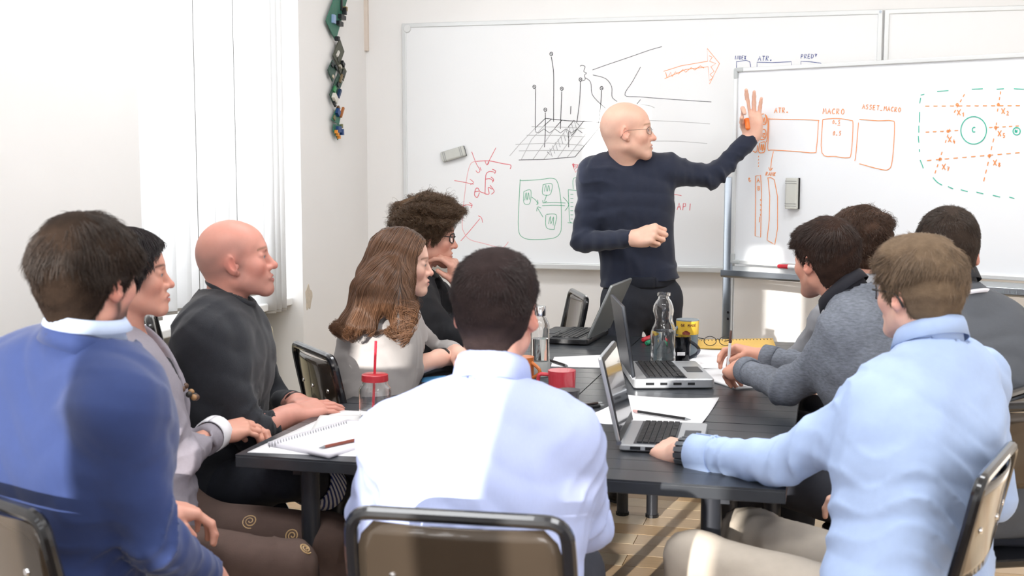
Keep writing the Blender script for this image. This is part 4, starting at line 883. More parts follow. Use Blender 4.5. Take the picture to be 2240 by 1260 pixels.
    cl = to_mesh(top_name, [Tf.mesh(h_cloth)], top, root)
    # --- trousers
    if legs is not None and 'knr' in j:
        Lf = Field(); hr = unit(j['hpr'] - j['hpl'])
        Lf.cone(j['pel'] - hr * .08, j['pel'] + hr * .08, .110, .110, .05); Lf.cone(j['pel'] - hr * .06 * w + up * .08, j['pel'] + hr * .06 * w + up * .08, .088 * deep, .088 * deep, .05)
        for s in 'rl': Lf.cone(j['hp' + s], j['kn' + s], .088, .066, .05); Lf.cone(j['kn' + s], j['an' + s], .066, .054, .03)
        Lf.fn(folds(.007, 24, [(j['knr'], .12, 1.3, unit(j['anr'] - j['hpr'])), (j['knl'], .12, 1.3, unit(j['anl'] - j['hpl'])), (j['hpr'], .1, 1, unit(j['knr'] - j['hpr'])), (j['hpl'], .1, 1, unit(j['knl'] - j['hpl']))], 4))
        Lf.cut(j['pel'] + Z * .125, Z)
        to_mesh('trousers', [Lf.mesh(.0105)], legs, root)
        for s in 'rl':
            A, K = j['an' + s], j['kn' + s]; fd = j.get('ft' + s); fd = unit(fd) if fd is not None else unit(np.array([f[0], f[1], 0])); sd = unit(A - K); n_ = unit(np.cross(np.cross(fd, sd), fd))
            Sf = Field(); b0 = A + n_ * .03
            Sf.cone(A - sd * .02, b0 - fd * .02, .043, .042, .02); Sf.cone(b0 - fd * .03, b0 + fd * .11, .04, .036, .03); Sf.cone(b0 + fd * .08, b0 + fd * .16, .038, .032, .03)
            Sf.cut(b0 + n_ * .028, n_); Sf.cut(A - sd * .045, -sd)
            sh = to_mesh('shoe', [Sf.mesh(.008)], mat('shoe_leather', '#1b1c20', .4, var=.15), root)
            MB().prism([(-.055, -.036), (.09, -.042), (.15, -.036), (.178, 0), (.15, .036), (.09, .042), (-.055, .036), (-.07, 0)], .012, b0 + n_ * .026, fd, np.cross(n_, fd), n_).build('sole', mat('shoe_sole', '#2b2b2d', .7), sh)
    if hair_kw: hair(head, root, **hair_kw)
    return root, body, cl, dict(r=r, up=up, f=f, j=j, nd=nd)
def ring(name, c, up, f, rw, rd, prof, m, parent, gap=0, n=36, tilt=0, lab=None):
    """band round a neck or wrist: prof is a list of (outset, height); gap opens the front by that half angle"""
    up = unit(up); f = unit(f - up * (np.array(f) @ up)); r = np.cross(f, up); mb = MB(); vs = []
    A = np.linspace(gap, 2 * math.pi - gap, n)
    for a in A:
        dv = f * math.cos(a) + r * math.sin(a)
        for o, z in prof:
            vs.append(np.array(c) + f * math.cos(a) * (rd + o) + r * math.sin(a) * (rw + o) + up * (z + tilt * math.cos(a)))
    k = len(prof); mb.add(vs, [(i * k + q, i * k + q + 1, (i + 1) * k + q + 1, (i + 1) * k + q) for i in range(n - 1) for q in range(k - 1)])
    if not gap: pass
    o = mb.build(name, m, parent, smooth=True); s = o.modifiers.new('thick', 'SOLIDIFY'); s.thickness = .0025; s.offset = 0
    if lab: o['label'] = lab
    return o
def shirt_collar(j, ax, m, parent, rw=.066, rd=.068, h=.04, fwd=.0, gap=.16, lab=None, drop=.03, back=0.0):
    nb = j['nb']; up = unit(ax['nd'] * .6 + ax['up'] * .4)
    return ring('collar', nb + up * (.034 + back) + ax['f'] * fwd, up, ax['f'], rw, rd, [(.004, -.012), (.0, h * .55), (-.002, h), (.004, h + .003), (.008, h - .006), (.015, h - drop)], m, parent, gap, 40, -.018, lab)
def crew(j, ax, m, parent, rw=.070, rd=.070, fwd=.006, r=.0075, lab=None, tilt=-.022, dz=0):
    up = unit(ax['nd'] * .5 + ax['up'] * .5); c = j['nb'] + ax['f'] * fwd + up * (dz + .040)
    pts = [c + ax['f'] * math.cos(a) * rd + ax['r'] * math.sin(a) * rw + up * tilt * math.cos(a) for a in np.linspace(0, 2 * math.pi, 37)[:-1]]
    o = MB().tube(pts, r, 8, True).build('neckband', m, parent, smooth=True)
    if lab: o['label'] = lab
    return o
def wrist_band(j, s, m, parent, r=.031, h=.02, t=.95, name='watch_strap', lab=None):
    E, Wr = j['el' + s], j['wr' + s]; d = unit(Wr - E); c = E + (Wr - E) * t; a = unit(np.cross(d, [0, 0, 1]))
    return ring(name, c, d, a, r, r, [(-.001, -h / 2), (.002, -h / 2), (.003, 0), (.002, h / 2), (-.001, h / 2)], m, parent, 0.0, 25, 0, lab)
def glasses(hd, parent, m, lens_w=.026, lens_h=.019, square=True, r=.0011, lab=None, temple_r=None, y=.0975, z=-.004):
    root = parent; mb = MB()
    for q in (-1, 1):
        P = []
        for k in range(20):
            a = 2 * math.pi * k / 20; e = .5 if square else 1
            P.append(hd.w(q * .033 + lens_w * math.copysign(abs(math.cos(a)) ** e, math.cos(a)), y - .006 * abs((q * .033 + lens_w * math.cos(a)) / .06) ** 2 * 4, z + lens_h * math.copysign(abs(math.sin(a)) ** e, math.sin(a))))
        mb.tube(P, r * hd.s, 6, True)
    mb.tube([hd.w(-.008, y + .002, z + .004), hd.w(0, y + .005, z + .006), hd.w(.008, y + .002, z + .004)], r * hd.s, 6)
    o = mb.build('eyeglasses', m, root, smooth=True)
    tr = temple_r or r
    for q in (-1, 1):
        MB().tube(fillet([hd.w(q * (.033 + lens_w), y - .012, z + .006), hd.w(q * .070, y - .022, z + .006), hd.w(q * .083, .0, z + .004), hd.w(q * .084, -.016, z - .004), hd.w(q * .082, -.03, z - .028)], .008), tr * hd.s, 6).build('temple', m, o, smooth=True)
        ln = MB(); P = []
        for k in range(20):
            a = 2 * math.pi * k / 20; e = .5 if square else 1
            P.append(hd.w(q * .033 + lens_w * .96 * math.copysign(abs(math.cos(a)) ** e, math.cos(a)), y - .006 * abs((q * .033 + lens_w * math.cos(a)) / .06) ** 2 * 4, z + lens_h * .96 * math.copysign(abs(math.sin(a)) ** e, math.sin(a))))
        ln.add(P, [tuple(range(20))]); ln.build('lens', M_glass, o)
    if lab: o['label'] = lab
    return o
# ---------------------------------------------------------------- tables
M_top = mat('black_stained_wood', '#34373c', .28, var=.28, scale=9, stretch=(2, 30, 2), bump=.12, bscale=25)
M_leg = mat('dark_grey_metal', '#3a3c42', .35, .4, var=.08)
TZ = .74
def table(label, v0, v1, u0, u1, inset=.06):
    c = rp((v0 + v1) / 2, (u0 + u1) / 2); t = thing('table', label, 'table', c, -YAW, 'black meeting tables'); w, d = v1 - v0 - .004, u1 - u0 - .004
    n = max(3, round(d / .1)); pl = d / n
    MB().box((0, 0, TZ - .018), (w, d, .028)).build('tabletop', M_top, t, bevel=.002)
    for k in range(n): MB().box((0, -d / 2 + pl * (k + .5), TZ - .002), (w, pl - .0022, .004)).build('plank', M_top, t)
    for y in (-d / 2 + .16, d / 2 - .16): MB().box((0, y, TZ - .045), (w - .12, .025, .025)).build('apron', M_leg, t)
    for x in (-w / 2 + .14, w / 2 - .14): MB().box((x, 0, TZ - .045), (.025, d - .12, .025)).build('apron', M_leg, t)
    for x in (-w / 2 + inset, w / 2 - inset):
        for y in (-d / 2 + .07, d / 2 - .07):
            l = MB().lathe([(.024, .004), (.024, TZ - .032)], 14, (x, y, 0)).build('leg', M_leg, t, smooth='auto'); MB().lathe([(.028, .0), (.028, .012)], 14, (x, y, 0)).build('foot_cap', M_blackp, l)
    return t
table('black table across the near end, closest to the camera, with notebooks on its left', -1.425, -.08, 2.745, 3.43, .17)
table('black table at the back left, under the long-haired woman and the open laptop', -1.425, -.75, 3.43, 5.05)
table('black table at the back right, under the writing man', -.75, -.08, 3.43, 5.05)
# ---------------------------------------------------------------- folding chairs
def make_chair(label, group='black folding chairs'):
    t = thing('folding_chair', label, 'chair', (0, 0, 0), 0, group)
    def side(s):
        return [(s * .19, -.245, .62), (s * .19, -.20, .50), (s * .195, -.05, .40), (s * .2, .20, .012)]
    top = [(-.19, -.245, .62), (-.19, -.285, .80), (-.185, -.30, .875), (.185, -.30, .875), (.19, -.285, .80), (.19, -.245, .62)]
    MB().tube(fillet(top, .085, 7), .0125, 10).build('back_frame', M_blackm, t, smooth='auto')
    for s in (-1, 1):
        MB().tube(fillet(side(s), .1, 6), .0125, 10).build('leg', M_blackm, t, smooth='auto')
        MB().tube([(s * .165, .12, .44), (s * .172, -.05, .28), (s * .18, -.27, .012)], .0115, 10).build('leg', M_blackm, t, smooth='auto')
    MB().tube([(-.17, -.20, .10), (.17, -.20, .10)], .008, 8).build('stretcher', M_blackm, t, smooth='auto'); MB().tube([(-.19, .16, .07), (.19, .16, .07)], .008, 8).build('stretcher', M_blackm, t, smooth='auto')
    # curved back panel
    mb = MB(); nx, nz = 14, 8; vs = []
    for i in range(nz + 1):
        z = .665 + .195 * i / nz
        for k in range(nx + 1):
            x = -1 + 2 * k / nx; hw = .178 - .03 * max(0, (i / nz - .75) / .25) ** 2 - .02 * max(0, (.2 - i / nz) / .2) ** 2
            vs.append((x * hw, -.254 - .045 * (z - .62) / .25 - .022 * (1 - x * x), z))
    mb.add(vs, [(i * (nx + 1) + k, i * (nx + 1) + k + 1, (i + 1) * (nx + 1) + k + 1, (i + 1) * (nx + 1) + k) for i in range(nz) for k in range(nx)])
    p = mb.build('back_panel', mat('bronze_lacquer', '#4c4238', .16, .3, var=.2, scale=5, rcoat=.7), t, smooth=True); s = p.modifiers.new('thick', 'SOLIDIFY'); s.thickness = .006
    for x in (-.115, 0, .115):
        b = MB().lathe([(0, 0), (.0075, 0), (.006, .004), (0, .005)], 12).build('rivet', M_chrome, p, smooth='auto'); b.matrix_basis = Matrix.Translation((x, -.279 - .022 * (1 - (x / .178) ** 2) , .765)) @ Matrix.Rotation(math.pi / 2, 4, 'X')
    MB().rbox((0, -.01, .445), (.37, .38, .022), .06, 6).build('seat', M_blackm, t, smooth='auto')
    return t
chairs = []
def chair(label, x, y, deg):
    if not chairs: c = make_chair(label)
    else: c = copy_tree(chairs[0]); c['label'] = label
    c.location = (x, y, 0); c.rotation_euler = (0, 0, -math.radians(deg)); chairs.append(c); return c
# ---------------------------------------------------------------- things on the tables
def sheet(name, label, cat, px, z=0.0, thick=.0012, m=M_paper, group=None, lift=None, lines=0, marks=None):
    P = [atz(x, y, TZ + z) for x, y in px]; c = sum(P) / len(P); t = thing(name, label, cat, c, 0, group)
    mb = MB(); n = len(P); vs = []
    # gently curled sheet: bilinear patch for four corners, else a flat polygon
    if n == 4:
        g = 8
        for i in range(g + 1):
            for k in range(g + 1):
                a, b = i / g, k / g; q = (P[0] * (1 - a) + P[3] * a) * (1 - b) + (P[1] * (1 - a) + P[2] * a) * b - c
                zz = (lift or 0) * ((2 * a - 1) ** 2) * ((2 * b - 1) ** 2); vs.append(q + Z * (zz + thick))
        fs = [(i * (g + 1) + k, i * (g + 1) + k + 1, (i + 1) * (g + 1) + k + 1, (i + 1) * (g + 1) + k) for i in range(g) for k in range(g)]
        mb.add(vs, fs); o = mb.build('page', m, t, smooth=True); s = o.modifiers.new('thick', 'SOLIDIFY'); s.thickness = thick; s.offset = -1 if o.data.polygons[0].normal.z > 0 else 1
    else:
        mb.prism([((p - c)[0], (p - c)[1]) for p in P], thick, (0, 0, 0), (1, 0, 0), (0, 1, 0), (0, 0, 1)); o = mb.build('page', m, t)
    if lines:
        lb = MB()
        for i in range(lines):
            a = .12 + .76 * i / max(1, lines - 1); w_ = .88 - .25 * rnd.random() if marks else .9
            p0 = (P[0] * (1 - a) + P[3] * a); p1 = (P[1] * (1 - a) + P[2] * a)
            q0 = p0 * .92 + p1 * .08 - c; q1 = p0 * (1 - w_) + p1 * w_ - c; d = unit(P[3] - P[0]) * .0007
            lb.add([q0 - d + Z * (thick + .0006), q1 - d + Z * (thick + .0006), q1 + d + Z * (thick + .0006), q0 + d + Z * (thick + .0006)], [(0, 1, 2, 3)])
        lo_ = lb.build('ruled_lines', mat('line_grey', '#b9bac6', .8), t); lo_['kind'] = 'stuff'
    return t
def stick(name, label, cat, p0, p1, r, m, tip=None, z=0.0, group=None, cap=None):
    a = atz(*p0, TZ + z + r); b = atz(*p1, TZ + z + r); c = (a + b) / 2; t = thing(name, label, cat, c, 0, group); d = unit(b - a)
    MB().tube([a - c, b - c - d * .018], r, 8).build('barrel', m, t, smooth='auto')
    MB().tube([b - c - d * .018, b - c - d * .004, b - c], [r, r * .4, .0004], 8).build('tip', tip or M_greyp, t, smooth='auto')
    MB().tube([a - c - d * .004, a - c + d * .012], r * 1.06, 8).build('end_cap', cap or m, t, smooth='auto')
    return t
def laptop(label, near, along, side, w, d, lean, lid_h, m_lid, m_base, m_in, thick=.022, screen='#23262c', on_right=True):
    """near: near end of the hinge on the table; along: hinge direction; side: direction from the hinge to the user"""
    a = unit(along); s = unit(side - a * (np.array(side) @ a)); t = thing('laptop', label, 'laptop', near, 0, 'laptops')
    A = np.array([a, s, Z]); c = a * w / 2
    MB().rbox(c + s * d / 2 + Z * (thick / 2 + .003), (w, d, thick), .012, 4, A).build('base', m_base, t, smooth='auto')
    MB().box(c + s * d * .42 + Z * (thick + .0035), (w * .9, d * .5, .002), A).build('keyboard_deck', m_in, t)
    kb = MB(); nr, nc = 6, 15
    for i in range(nr):
        for k in range(nc):
            if i == 5 and 4 <= k <= 8:
                if k == 6: kb.box(a * w * .48 + s * d * (.2 + .45 * (i + .5) / nr) + Z * (thick + .0065), (w * .29, d * .06, .004), A)
                continue
            kb.box(a * w * (.06 + .88 * (k + .5) / nc) + s * d * (.2 + .45 * (i + .5) / nr) + Z * (thick + .0065), (w * .88 / nc * .84, d * .45 / nr * .82, .004), A)
    k_ = kb.build('keys', mat('key_black', '#1d1e21', .5), t); k_['kind'] = 'stuff'
    MB().box(c + s * d * .84 + Z * (thick + .0035), (w * .28, d * .2, .0016), A).build('touchpad', m_in, t)
    for q in (-.42, .42): MB().tube([c + a * (w * q - .02) + Z * (thick + .006), c + a * (w * q + .02) + Z * (thick + .006)], .007, 10).build('hinge', M_chrome, t, smooth='auto')
    for i in range(4): MB().box(a * -.0005 + s * d * (.2 + .17 * i) + Z * (thick / 2 + .003), (.003, .026 - .004 * (i % 2), .008), A).build('port', M_blackp, t)
    th = math.radians(lean); ld = Z * math.cos(th) - s * math.sin(th); nn = np.cross(a, ld); nn = nn if nn @ s > 0 else -nn
    o = Z * (thick + .006); B = np.array([a, ld, nn])
    l = MB().rbox(c + o + ld * lid_h / 2, (w, lid_h, .010), .010, 4, B).build('lid', m_lid, t, smooth='auto')
    MB().rbox(c + o + ld * lid_h / 2 + nn * .0055, (w * .985, lid_h * .975, .003), .008, 3, B).build('bezel', mat('bezel_black', '#141518', .35), l)
    MB().box(c + o + ld * lid_h * .52 + nn * .0075, (w * .9, lid_h * .82, .001), B).build('screen', mat('screen_' + screen.strip('#'), screen, .12, var=.02, rcoat=.4), l)
    return t
M_tp = mat('laptop_black', '#202124', .4, var=.05); M_tps = mat('laptop_lid_grey', '#9fa3a2', .3, .55, var=.06, scale=4); M_sil = mat('laptop_silver', '#b9bcc0', .32, .5, var=.04); M_dk = mat('laptop_dark', '#3d4046', .4, .2)
p = atz(1285, 757, TZ + .0005); laptop('open dark laptop at the far end with keyboard towards the curly-haired man', p, atz(1334, 731, TZ) - p, -V, .34, .235, 24, .235, M_tps, M_tp, mat('laptop_deck', '#3a3c40', .5))
p = atz(1386, 852, TZ + .0005); laptop('grey laptop behind the nearest one, its lid leaning left and ports along its edge', p, np.array([-.02, 1, 0]), np.array([1, 0, 0]), .36, .26, 9, .235, M_dk, M_sil, M_dk, .03, '#a9a49a')
p = atz(1353, 988, TZ + .0005); laptop('nearest laptop, silver framed with dark screen, at the hand of the blond man', p, atz(1381, 931, TZ) - p, V, .30, .21, 13, .222, M_sil, M_sil, M_dk, .016, '#2c2f36')
# cups and bottles
def mug(label, px, py, r, h, m, m_in=None, hdir=None, taper=1.0, group='cups and mugs', z=0, name='mug', square=False):
    t = thing(name, label, 'mug', atz(px, py, TZ + z + .0005), 0, group); n = 28
    out = [(0, 0), (r * taper * .93, 0), (r * taper * .98, .004), (r * taper, .012)] + [(r * (taper + (1 - taper) * k / 6), .012 + (h - .015) * k / 6) for k in range(1, 7)] + [(r, h), (r - .0035, h)]
    MB().lathe(out, n).build('body', m, t, smooth='auto')
    MB().lathe([(r - .0036, h - .001)] + [(r * (taper + (1 - taper) * k / 4) - .0045, .010 + (h - .012) * k / 4) for k in (4, 3, 2, 1, 0)] + [(0, .010)], n).build('inside', m_in or m, t, smooth='auto')
    if hdir is not None:
        d = unit(hdir); R_ = r * .97
        if square: pts = fillet([d * R_ + Z * h * .82, d * (R_ + .032) + Z * h * .84, d * (R_ + .034) + Z * h * .45, d * (R_ - .001) + Z * h * .2], .012, 4)
        else: pts = [d * (R_ - .004 + .034 * math.sin(math.pi * k / 10)) + Z * h * (.82 - .62 * k / 10) for k in range(11)]
        MB().tube(pts, .006, 8).build('handle', m, t, smooth='auto')
    return t
M_redg = mat('red_glaze', '#d24450', .18, var=.05, rcoat=.4); M_org = mat('orange_glaze', '#c9733a', .3, var=.08); M_ceram = mat('white_ceramic', '#f2f2f0', .2)
mug('red square-handled mug in front of the papers', 1229, 873, .043, .09, M_redg, M_redg, -V, .93, square=True)
mug('small dark cup with a pale inside, just before the red mug', 1243, 906, .034, .072, mat('dark_glaze', '#26242a', .25), mat('pale_blue_glaze', '#c5d2dc', .25), None, .72, name='cup')
mug('orange mug beside the left water bottle', 1143, 838, .038, .088, M_org, M_org, V * .9 - U * .3, 1.0)
ym = mug('yellow and grey mug with printed lips, behind the tall carafe', 1503, 781, .0425, .142, mat('grey_glaze', '#6f7b82', .25), M_ceram, -V * .8 - U * .5, .88)
MB().lathe([(.0413, .088), (.0429, .138)], 28).build('yellow_band', mat('yellow_glaze', '#d3ad3e', .25), ym, smooth='auto')
cy = loc(ym, rp(0, 0, 0)); fdir = unit(np.array([-.14, -1, 0]))
def on_mug(a, z, r=.0436): return np.array([math.sin(a) * r * 1.0 - .0, -math.cos(a) * r, z])
tb = MB()
for st in text_px('OR MADE', -.78, 0, .012, .012):
    pts = [on_mug(p_[0] * 9 + 6.3 if False else (-.72 + (p_[0] + .78) * 13.5), .119 - p_[1] * .8) for p_ in st]
    for q0, q1 in zip(pts[:-1], pts[1:]):
        tb.tube([q0, q1], .0009, 4)
tb.build('mug_lettering', mat('print_maroon', '#5a2a22', .5), ym)
lb = MB()
lp = [on_mug(-.25 + .38 * math.cos(t) * .9, .094 + .0095 * math.sin(t) * (1 if math.sin(t) < 0 else .8 + .3 * abs(math.cos(2 * t))), .0437) for t in np.linspace(0, 2 * math.pi, 21)[:-1]]
lb.add(lp, [tuple(range(20))]); lb.build('printed_lips', mat('print_brown_red', '#7c3b2e', .45), ym)
dm = mug('dark see-through glass cup standing before the yellow mug', 1490, 795, .034, .10, glassmat('smoked_glass', (.35, .36, .4), 1.0), glassmat('smoked_glass'), V, .9, name='glass_cup')
MB().box((-.005, -.033, .04), (.028, .002, .012)).build('paper_tag', M_paper, dm)
M_clear = mat('bottle_glass', '#ffffff', .0, var=0, trans=1.0, ior=1.45); M_water = mat('water', '#f4fafa', .0, var=0, trans=1.0, ior=1.33)
def shell(prof, t=.003, base=.005):
    inner = [(max(r - t, .0), max(z, base)) for r, z in prof if r > t and z > base * .5]
    return prof + inner[::-1] + [(0, inner[0][1])]
def bottle(label, px, py, prof, wob=None, water=.5, group='water bottles'):
    t = thing('bottle', label, 'bottle', atz(px, py, TZ + .0005), 0, group)
    MB().lathe(shell(prof), 40, (0, 0, 0), wob).build('glass_body', M_clear, t, smooth='auto')
    h = prof[-1][1]; inn = [(0, .0056)] + [(max(0, r - .0036), max(z, .0056)) for r, z in prof if z < h * water and r > .004]; r_ = inn[-1][0]
    MB().lathe(inn + [(r_, h * water), (0, h * water)], 40, (0, 0, 0), wob).build('water', M_water, t, smooth='auto')
    return t
P_ = [(0, 0), (.040, 0), (.0435, .006), (.0435, .05), (.042, .085), (.0435, .12), (.0405, .142), (.034, .158), (.0305, .170), (.032, .186), (.0355, .204), (.034, .222), (.027, .238), (.0195, .248), (.018, .256), (.0225, .258), (.0225, .268), (.020, .270)]
P_ = [(r * 1.02, z) for r, z in P_]
bt = bottle('tall wavy clear glass carafe half full of water in the middle of the tables', 1450, 806, P_, lambda a, z: .05 * math.sin(3 * a + 50 * z) * (z > .08) * (z < .235) + .02 * math.sin(5 * a - 70 * z) * (z > .1) * (z < .235), .5)
b2 = bottle('clear water bottle with a grey base beside the orange mug', 1181, 822, [(0, 0), (.031, 0), (.0325, .004), (.0325, .16), (.031, .176), (.022, .196), (.0165, .204), (.0165, .208)], None, .62)
MB().lathe([(.0335, .0), (.0345, .001), (.0345, .05), (.0335, .052)], 32).build('grey_sleeve', mat('grey_silicone', '#aeb0ae', .6), b2, smooth='auto')
MB().lathe([(0, .206), (.019, .206), (.019, .236), (.017, .239), (0, .239)], 24, (0, 0, 0), lambda a, z: .02 * math.cos(12 * a)).build('cap', M_chrome, b2, smooth='auto')
jr = thing('drinking_jar', 'clear glass jar with red lid and red straw on the left table edge', 'jar', atz(821, 915, TZ + .0005))
MB().lathe(shell([(0, 0), (.040, 0), (.045, .006), (.046, .03), (.046, .078), (.044, .088), (.036, .098), (.035, .112)], .0025), 32).build('glass_body', M_clear, jr, smooth='auto')
MB().lathe([(0, .128), (.034, .128), (.037, .126), (.038, .112), (.0375, .108), (.036, .108)], 32, (0, 0, 0), lambda a, z: .012 * math.cos(24 * a)).build('lid', mat('red_enamel', '#b5333b', .25), jr, smooth='auto')
MB().tube([(-.006, -.012, .006), (.0, -.004, .128), (.004, .0, .222)], .0038, 10).build('straw', mat('red_straw', '#d92e40', .3), jr, smooth='auto')
MB().tube([(.0, -.0455, .02), (.012, -.0445, .03), (.02, -.0415, .022), (.01, -.045, .012), (.0, -.0455, .02)], .003, 6).build('emblem', mat('red_print', '#cf4a55', .4), jr)
# papers, notebooks, pens
sheet('notepad', 'yellow spiral notepad at the far edge of the right table', 'notepad', [(1523, 747), (1690, 744), (1699, 767), (1526, 764)], .0, .008, mat('yellow_card', '#e0b75f', .6, var=.05), None)
nb_c = bpy.data.objects['notepad']; wr_ = MB(); A0 = atz(1523, 747, TZ + .006); A1 = atz(1690, 744, TZ + .006); c0 = np.array(nb_c.location)
for k in range(22):
    q = A0 + (A1 - A0) * (k + .5) / 22 - c0; wr_.tube(arc(q, .006, 0, 330, 8, Z, unit(np.array([0, 1, 0]))), .0009, 5)
o_ = wr_.build('wire_binding', M_blackp, nb_c); o_['kind'] = 'stuff'
GP = 'loose papers on the tables'
sheet('paper_sheet', 'white ruled sheet before the yellow notepad', 'paper', [(1522, 765), (1606, 767), (1592, 806), (1499, 806)], .0, .001, M_paper, GP, .004, 9)
sheet('paper_sheet', 'white sheet half under the gray sweater sleeve', 'paper', [(1622, 769), (1697, 770), (1696, 796), (1622, 790)], .0, .001, M_paper, GP)
wp = sheet('notepad', 'grey backed writing pad with a rolled page under the writing hands', 'notepad', [(1492, 816), (1606, 806), (1722, 846), (1612, 853)], .0, .007, mat('pad_paper', '#d9d9db', .75, var=.03), None, 0, 0)
q0 = atz(1490, 816, TZ + .016) - np.array(wp.location); q1 = atz(1525, 800, TZ + .016) - np.array(wp.location); MB().tube([q0, q0 * .5 + q1 * .5, q1], .0135, 14).build('rolled_page', M_paper, wp, smooth='auto')
sheet('paper_sheet', 'white sheet with a black pen on it beside the nearest laptop', 'paper', [(1368, 868), (1573, 874), (1531, 935), (1376, 938)], .001, .001, M_paper, GP, .006, 12)
stick('pen', 'black pen lying on the sheet beside the nearest laptop', 'pen', (1388, 899), (1512, 918), .0042, M_blackp, None, .004, 'pens and pencils', mat('pen_pink', '#d6a9a4', .4))
sheet('paper_sheet', 'stack of white printed sheets behind the red mug', 'paper', [(1212, 783), (1325, 778), (1322, 806), (1205, 803)], .0, .004, M_paper, GP, 0, 7, True)
stick('pen', 'black pen on the printed sheets behind the red mug', 'pen', (1200, 787), (1243, 801), .0048, M_blackp, None, .005, 'pens and pencils')
sheet('paper_sheet', 'white sheet left of the nearest laptop', 'paper', [(1283, 912), (1345, 884), (1365, 930), (1300, 927)], .0, .001, M_paper, GP, .004)
stick('pen', 'black pen beside the small dark cup', 'pen', (1270, 894), (1322, 886), .0045, M_blackp, None, 0, 'pens and pencils')
stick('pen', 'dark pencil just behind the pen beside the small dark cup', 'pen', (1274, 886), (1318, 880), .0035, mat('pencil_dark', '#3b2f2c', .5), None, 0, 'pens and pencils')
sheet('paper_sheet', 'large white sheet at the near left table corner', 'paper', [(541, 990), (742, 898), (925, 905), (800, 1000)], .0, .0012, M_paper, GP)
sheet('paper_sheet', 'white card lying across the large sheet near the jar', 'paper', [(700, 909), (800, 908), (800, 940), (680, 941)], .0016, .0012, mat('card_white', '#ececec', .7), GP)
nt_ = sheet('notebook', 'spiral notebook with an open ruled page at the near left corner', 'notebook', [(586, 975), (760, 925), (905, 940), (720, 1003)], .0018, .010, mat('note_paper', '#e9e7ee', .8, var=.02), None, .0, 0)
wr_ = MB(); A0 = atz(586, 975, TZ + .0125); A1 = atz(760, 925, TZ + .0125); c0 = np.array(nt_.location)
for k in range(30):
    q = A0 + (A1 - A0) * (k + .5) / 30 - c0; wr_.tube(arc(q, .006, 0, 330, 8, Z, unit(np.array([-.3, 1, 0]))), .0009, 5)
o_ = wr_.build('wire_binding', mat('wire_grey', '#8a8a8e', .3, .8), nt_); o_['kind'] = 'stuff'
M_bpen = mat('brown_lacquer', '#8a4a3c', .35)
stick('pencil', 'brown pencil lying on the spiral notebook', 'pencil', (775, 963), (697, 980), .0042, M_bpen, None, .0125, 'pens and pencils')
stick('pencil', 'brown pencil lying by the white card near the jar', 'pencil', (800, 932), (744, 938), .004, M_bpen, None, .003, 'pens and pencils')
sheet('paper_sheet', 'blue folder edge before the long-haired woman', 'folder', [(924, 826), (975, 822), (975, 836), (922, 836)], .0, .002, mat('blue_card', '#3e7fae', .6), GP)
for lab, x0, y0, x1, y1, m in (('red marker lying beside the far laptop', 1404, 745, 1432, 734, M_red), ('green marker lying in front of the red one', 1412, 752, 1440, 741, M_green)):
    a_ = atz(x0, y0, TZ + .0102); b_ = atz(x1, y1, TZ + .0102); t = thing('marker_pen', lab, 'marker', (a_ + b_) / 2, 0, 'marker pens')
    R = Vector([float(x) for x in unit(a_ - b_)]).to_track_quat('Z', 'Y').to_matrix().to_4x4()
    for o in marker(t, m, m, .13): o.matrix_basis = R
# folded eyeglasses on the yellow notepad
g = thing('reading_glasses', 'black reading glasses lying on the yellow notepad', 'glasses', atz(1570, 757, TZ + .0085)); mb = MB()
for x in (-.03, .03): mb.tube([(x + .024 * math.cos(t), .0 + .006 * math.sin(t), .020 + .017 * math.sin(t)) for t in np.linspace(0, 2 * math.pi, 21)[:-1]], .0015, 6, True)
mb.tube([(-.006, 0, .026), (0, .002, .028), (.006, 0, .026)], .0015, 6).build('front_frame', M_blackp, g, smooth=True)
MB().tube(fillet([(-.054, .004, .028), (-.075, .02, .03), (-.115, .05, .040), (-.13, .06, .046)], .02), .0018, 6).build('temple', M_blackp, g, smooth=True)
MB().tube(fillet([(.054, .004, .028), (.05, .06, .012), (.045, .11, .003)], .02), .0018, 6).build('temple', M_blackp, g, smooth=True)
# ---------------------------------------------------------------- the people
M_navy = mat('navy_knit', '#1e2436', .9, var=.12, scale=40, bump=.35, bscale=500, sheen=.15)
M_dknit = mat('charcoal_knit', '#23252b', .9, var=.14, scale=60, bump=.4, bscale=450, sheen=.15)
M_jean = mat('dark_denim', '#23262f', .85, var=.15, scale=120, bump=.25, bscale=400)
M_blaz = mat('navy_wool', '#27396b', .8, var=.08, scale=80, bump=.15, bscale=600, sheen=.2)
M_gblaz = mat('grey_jersey', '#8f8992', .85, var=.1, scale=160, bump=.2, bscale=600)
M_sblaz = mat('stone_grey_cloth', '#aba6a4', .75, var=.04, scale=60, bump=.1, bscale=400)
M_black = mat('black_jersey', '#16171c', .85, var=.1, scale=60, bump=.15, bscale=400)
M_shirt = mat('periwinkle_cotton', '#b4bfe6', .75, var=.05, scale=90, bump=.12, bscale=500, stretch=(6, 1, 1))
M_lshirt = mat('pale_blue_cotton', '#b0c5ea', .75, var=.05, scale=60, bump=.1, bscale=500)
M_collar1 = mat('light_blue_cotton', '#c3d2ec', .75, var=.03)
M_heath = mat('heather_grey_knit', '#6f747e', .9, var=.6, scale=70, stretch=(1, 1, 3.5), bump=.5, bscale=260)
M_gjack = mat('mid_grey_cloth', '#86878c', .8, var=.05, scale=60, bump=.1, bscale=300)
M_polo = mat('graphite_pique', '#595c62', .85, var=.06, scale=80, bump=.2, bscale=600)
M_dcol = mat('ink_collar', '#26262e', .8); M_pcol = mat('graphite_collar', '#34363b', .8); M_tip = mat('white_tipping', '#eceaf2', .7)
M_brown = mat('brown_suede', '#54423b', .85, var=.15, scale=30, bump=.2, bscale=300)
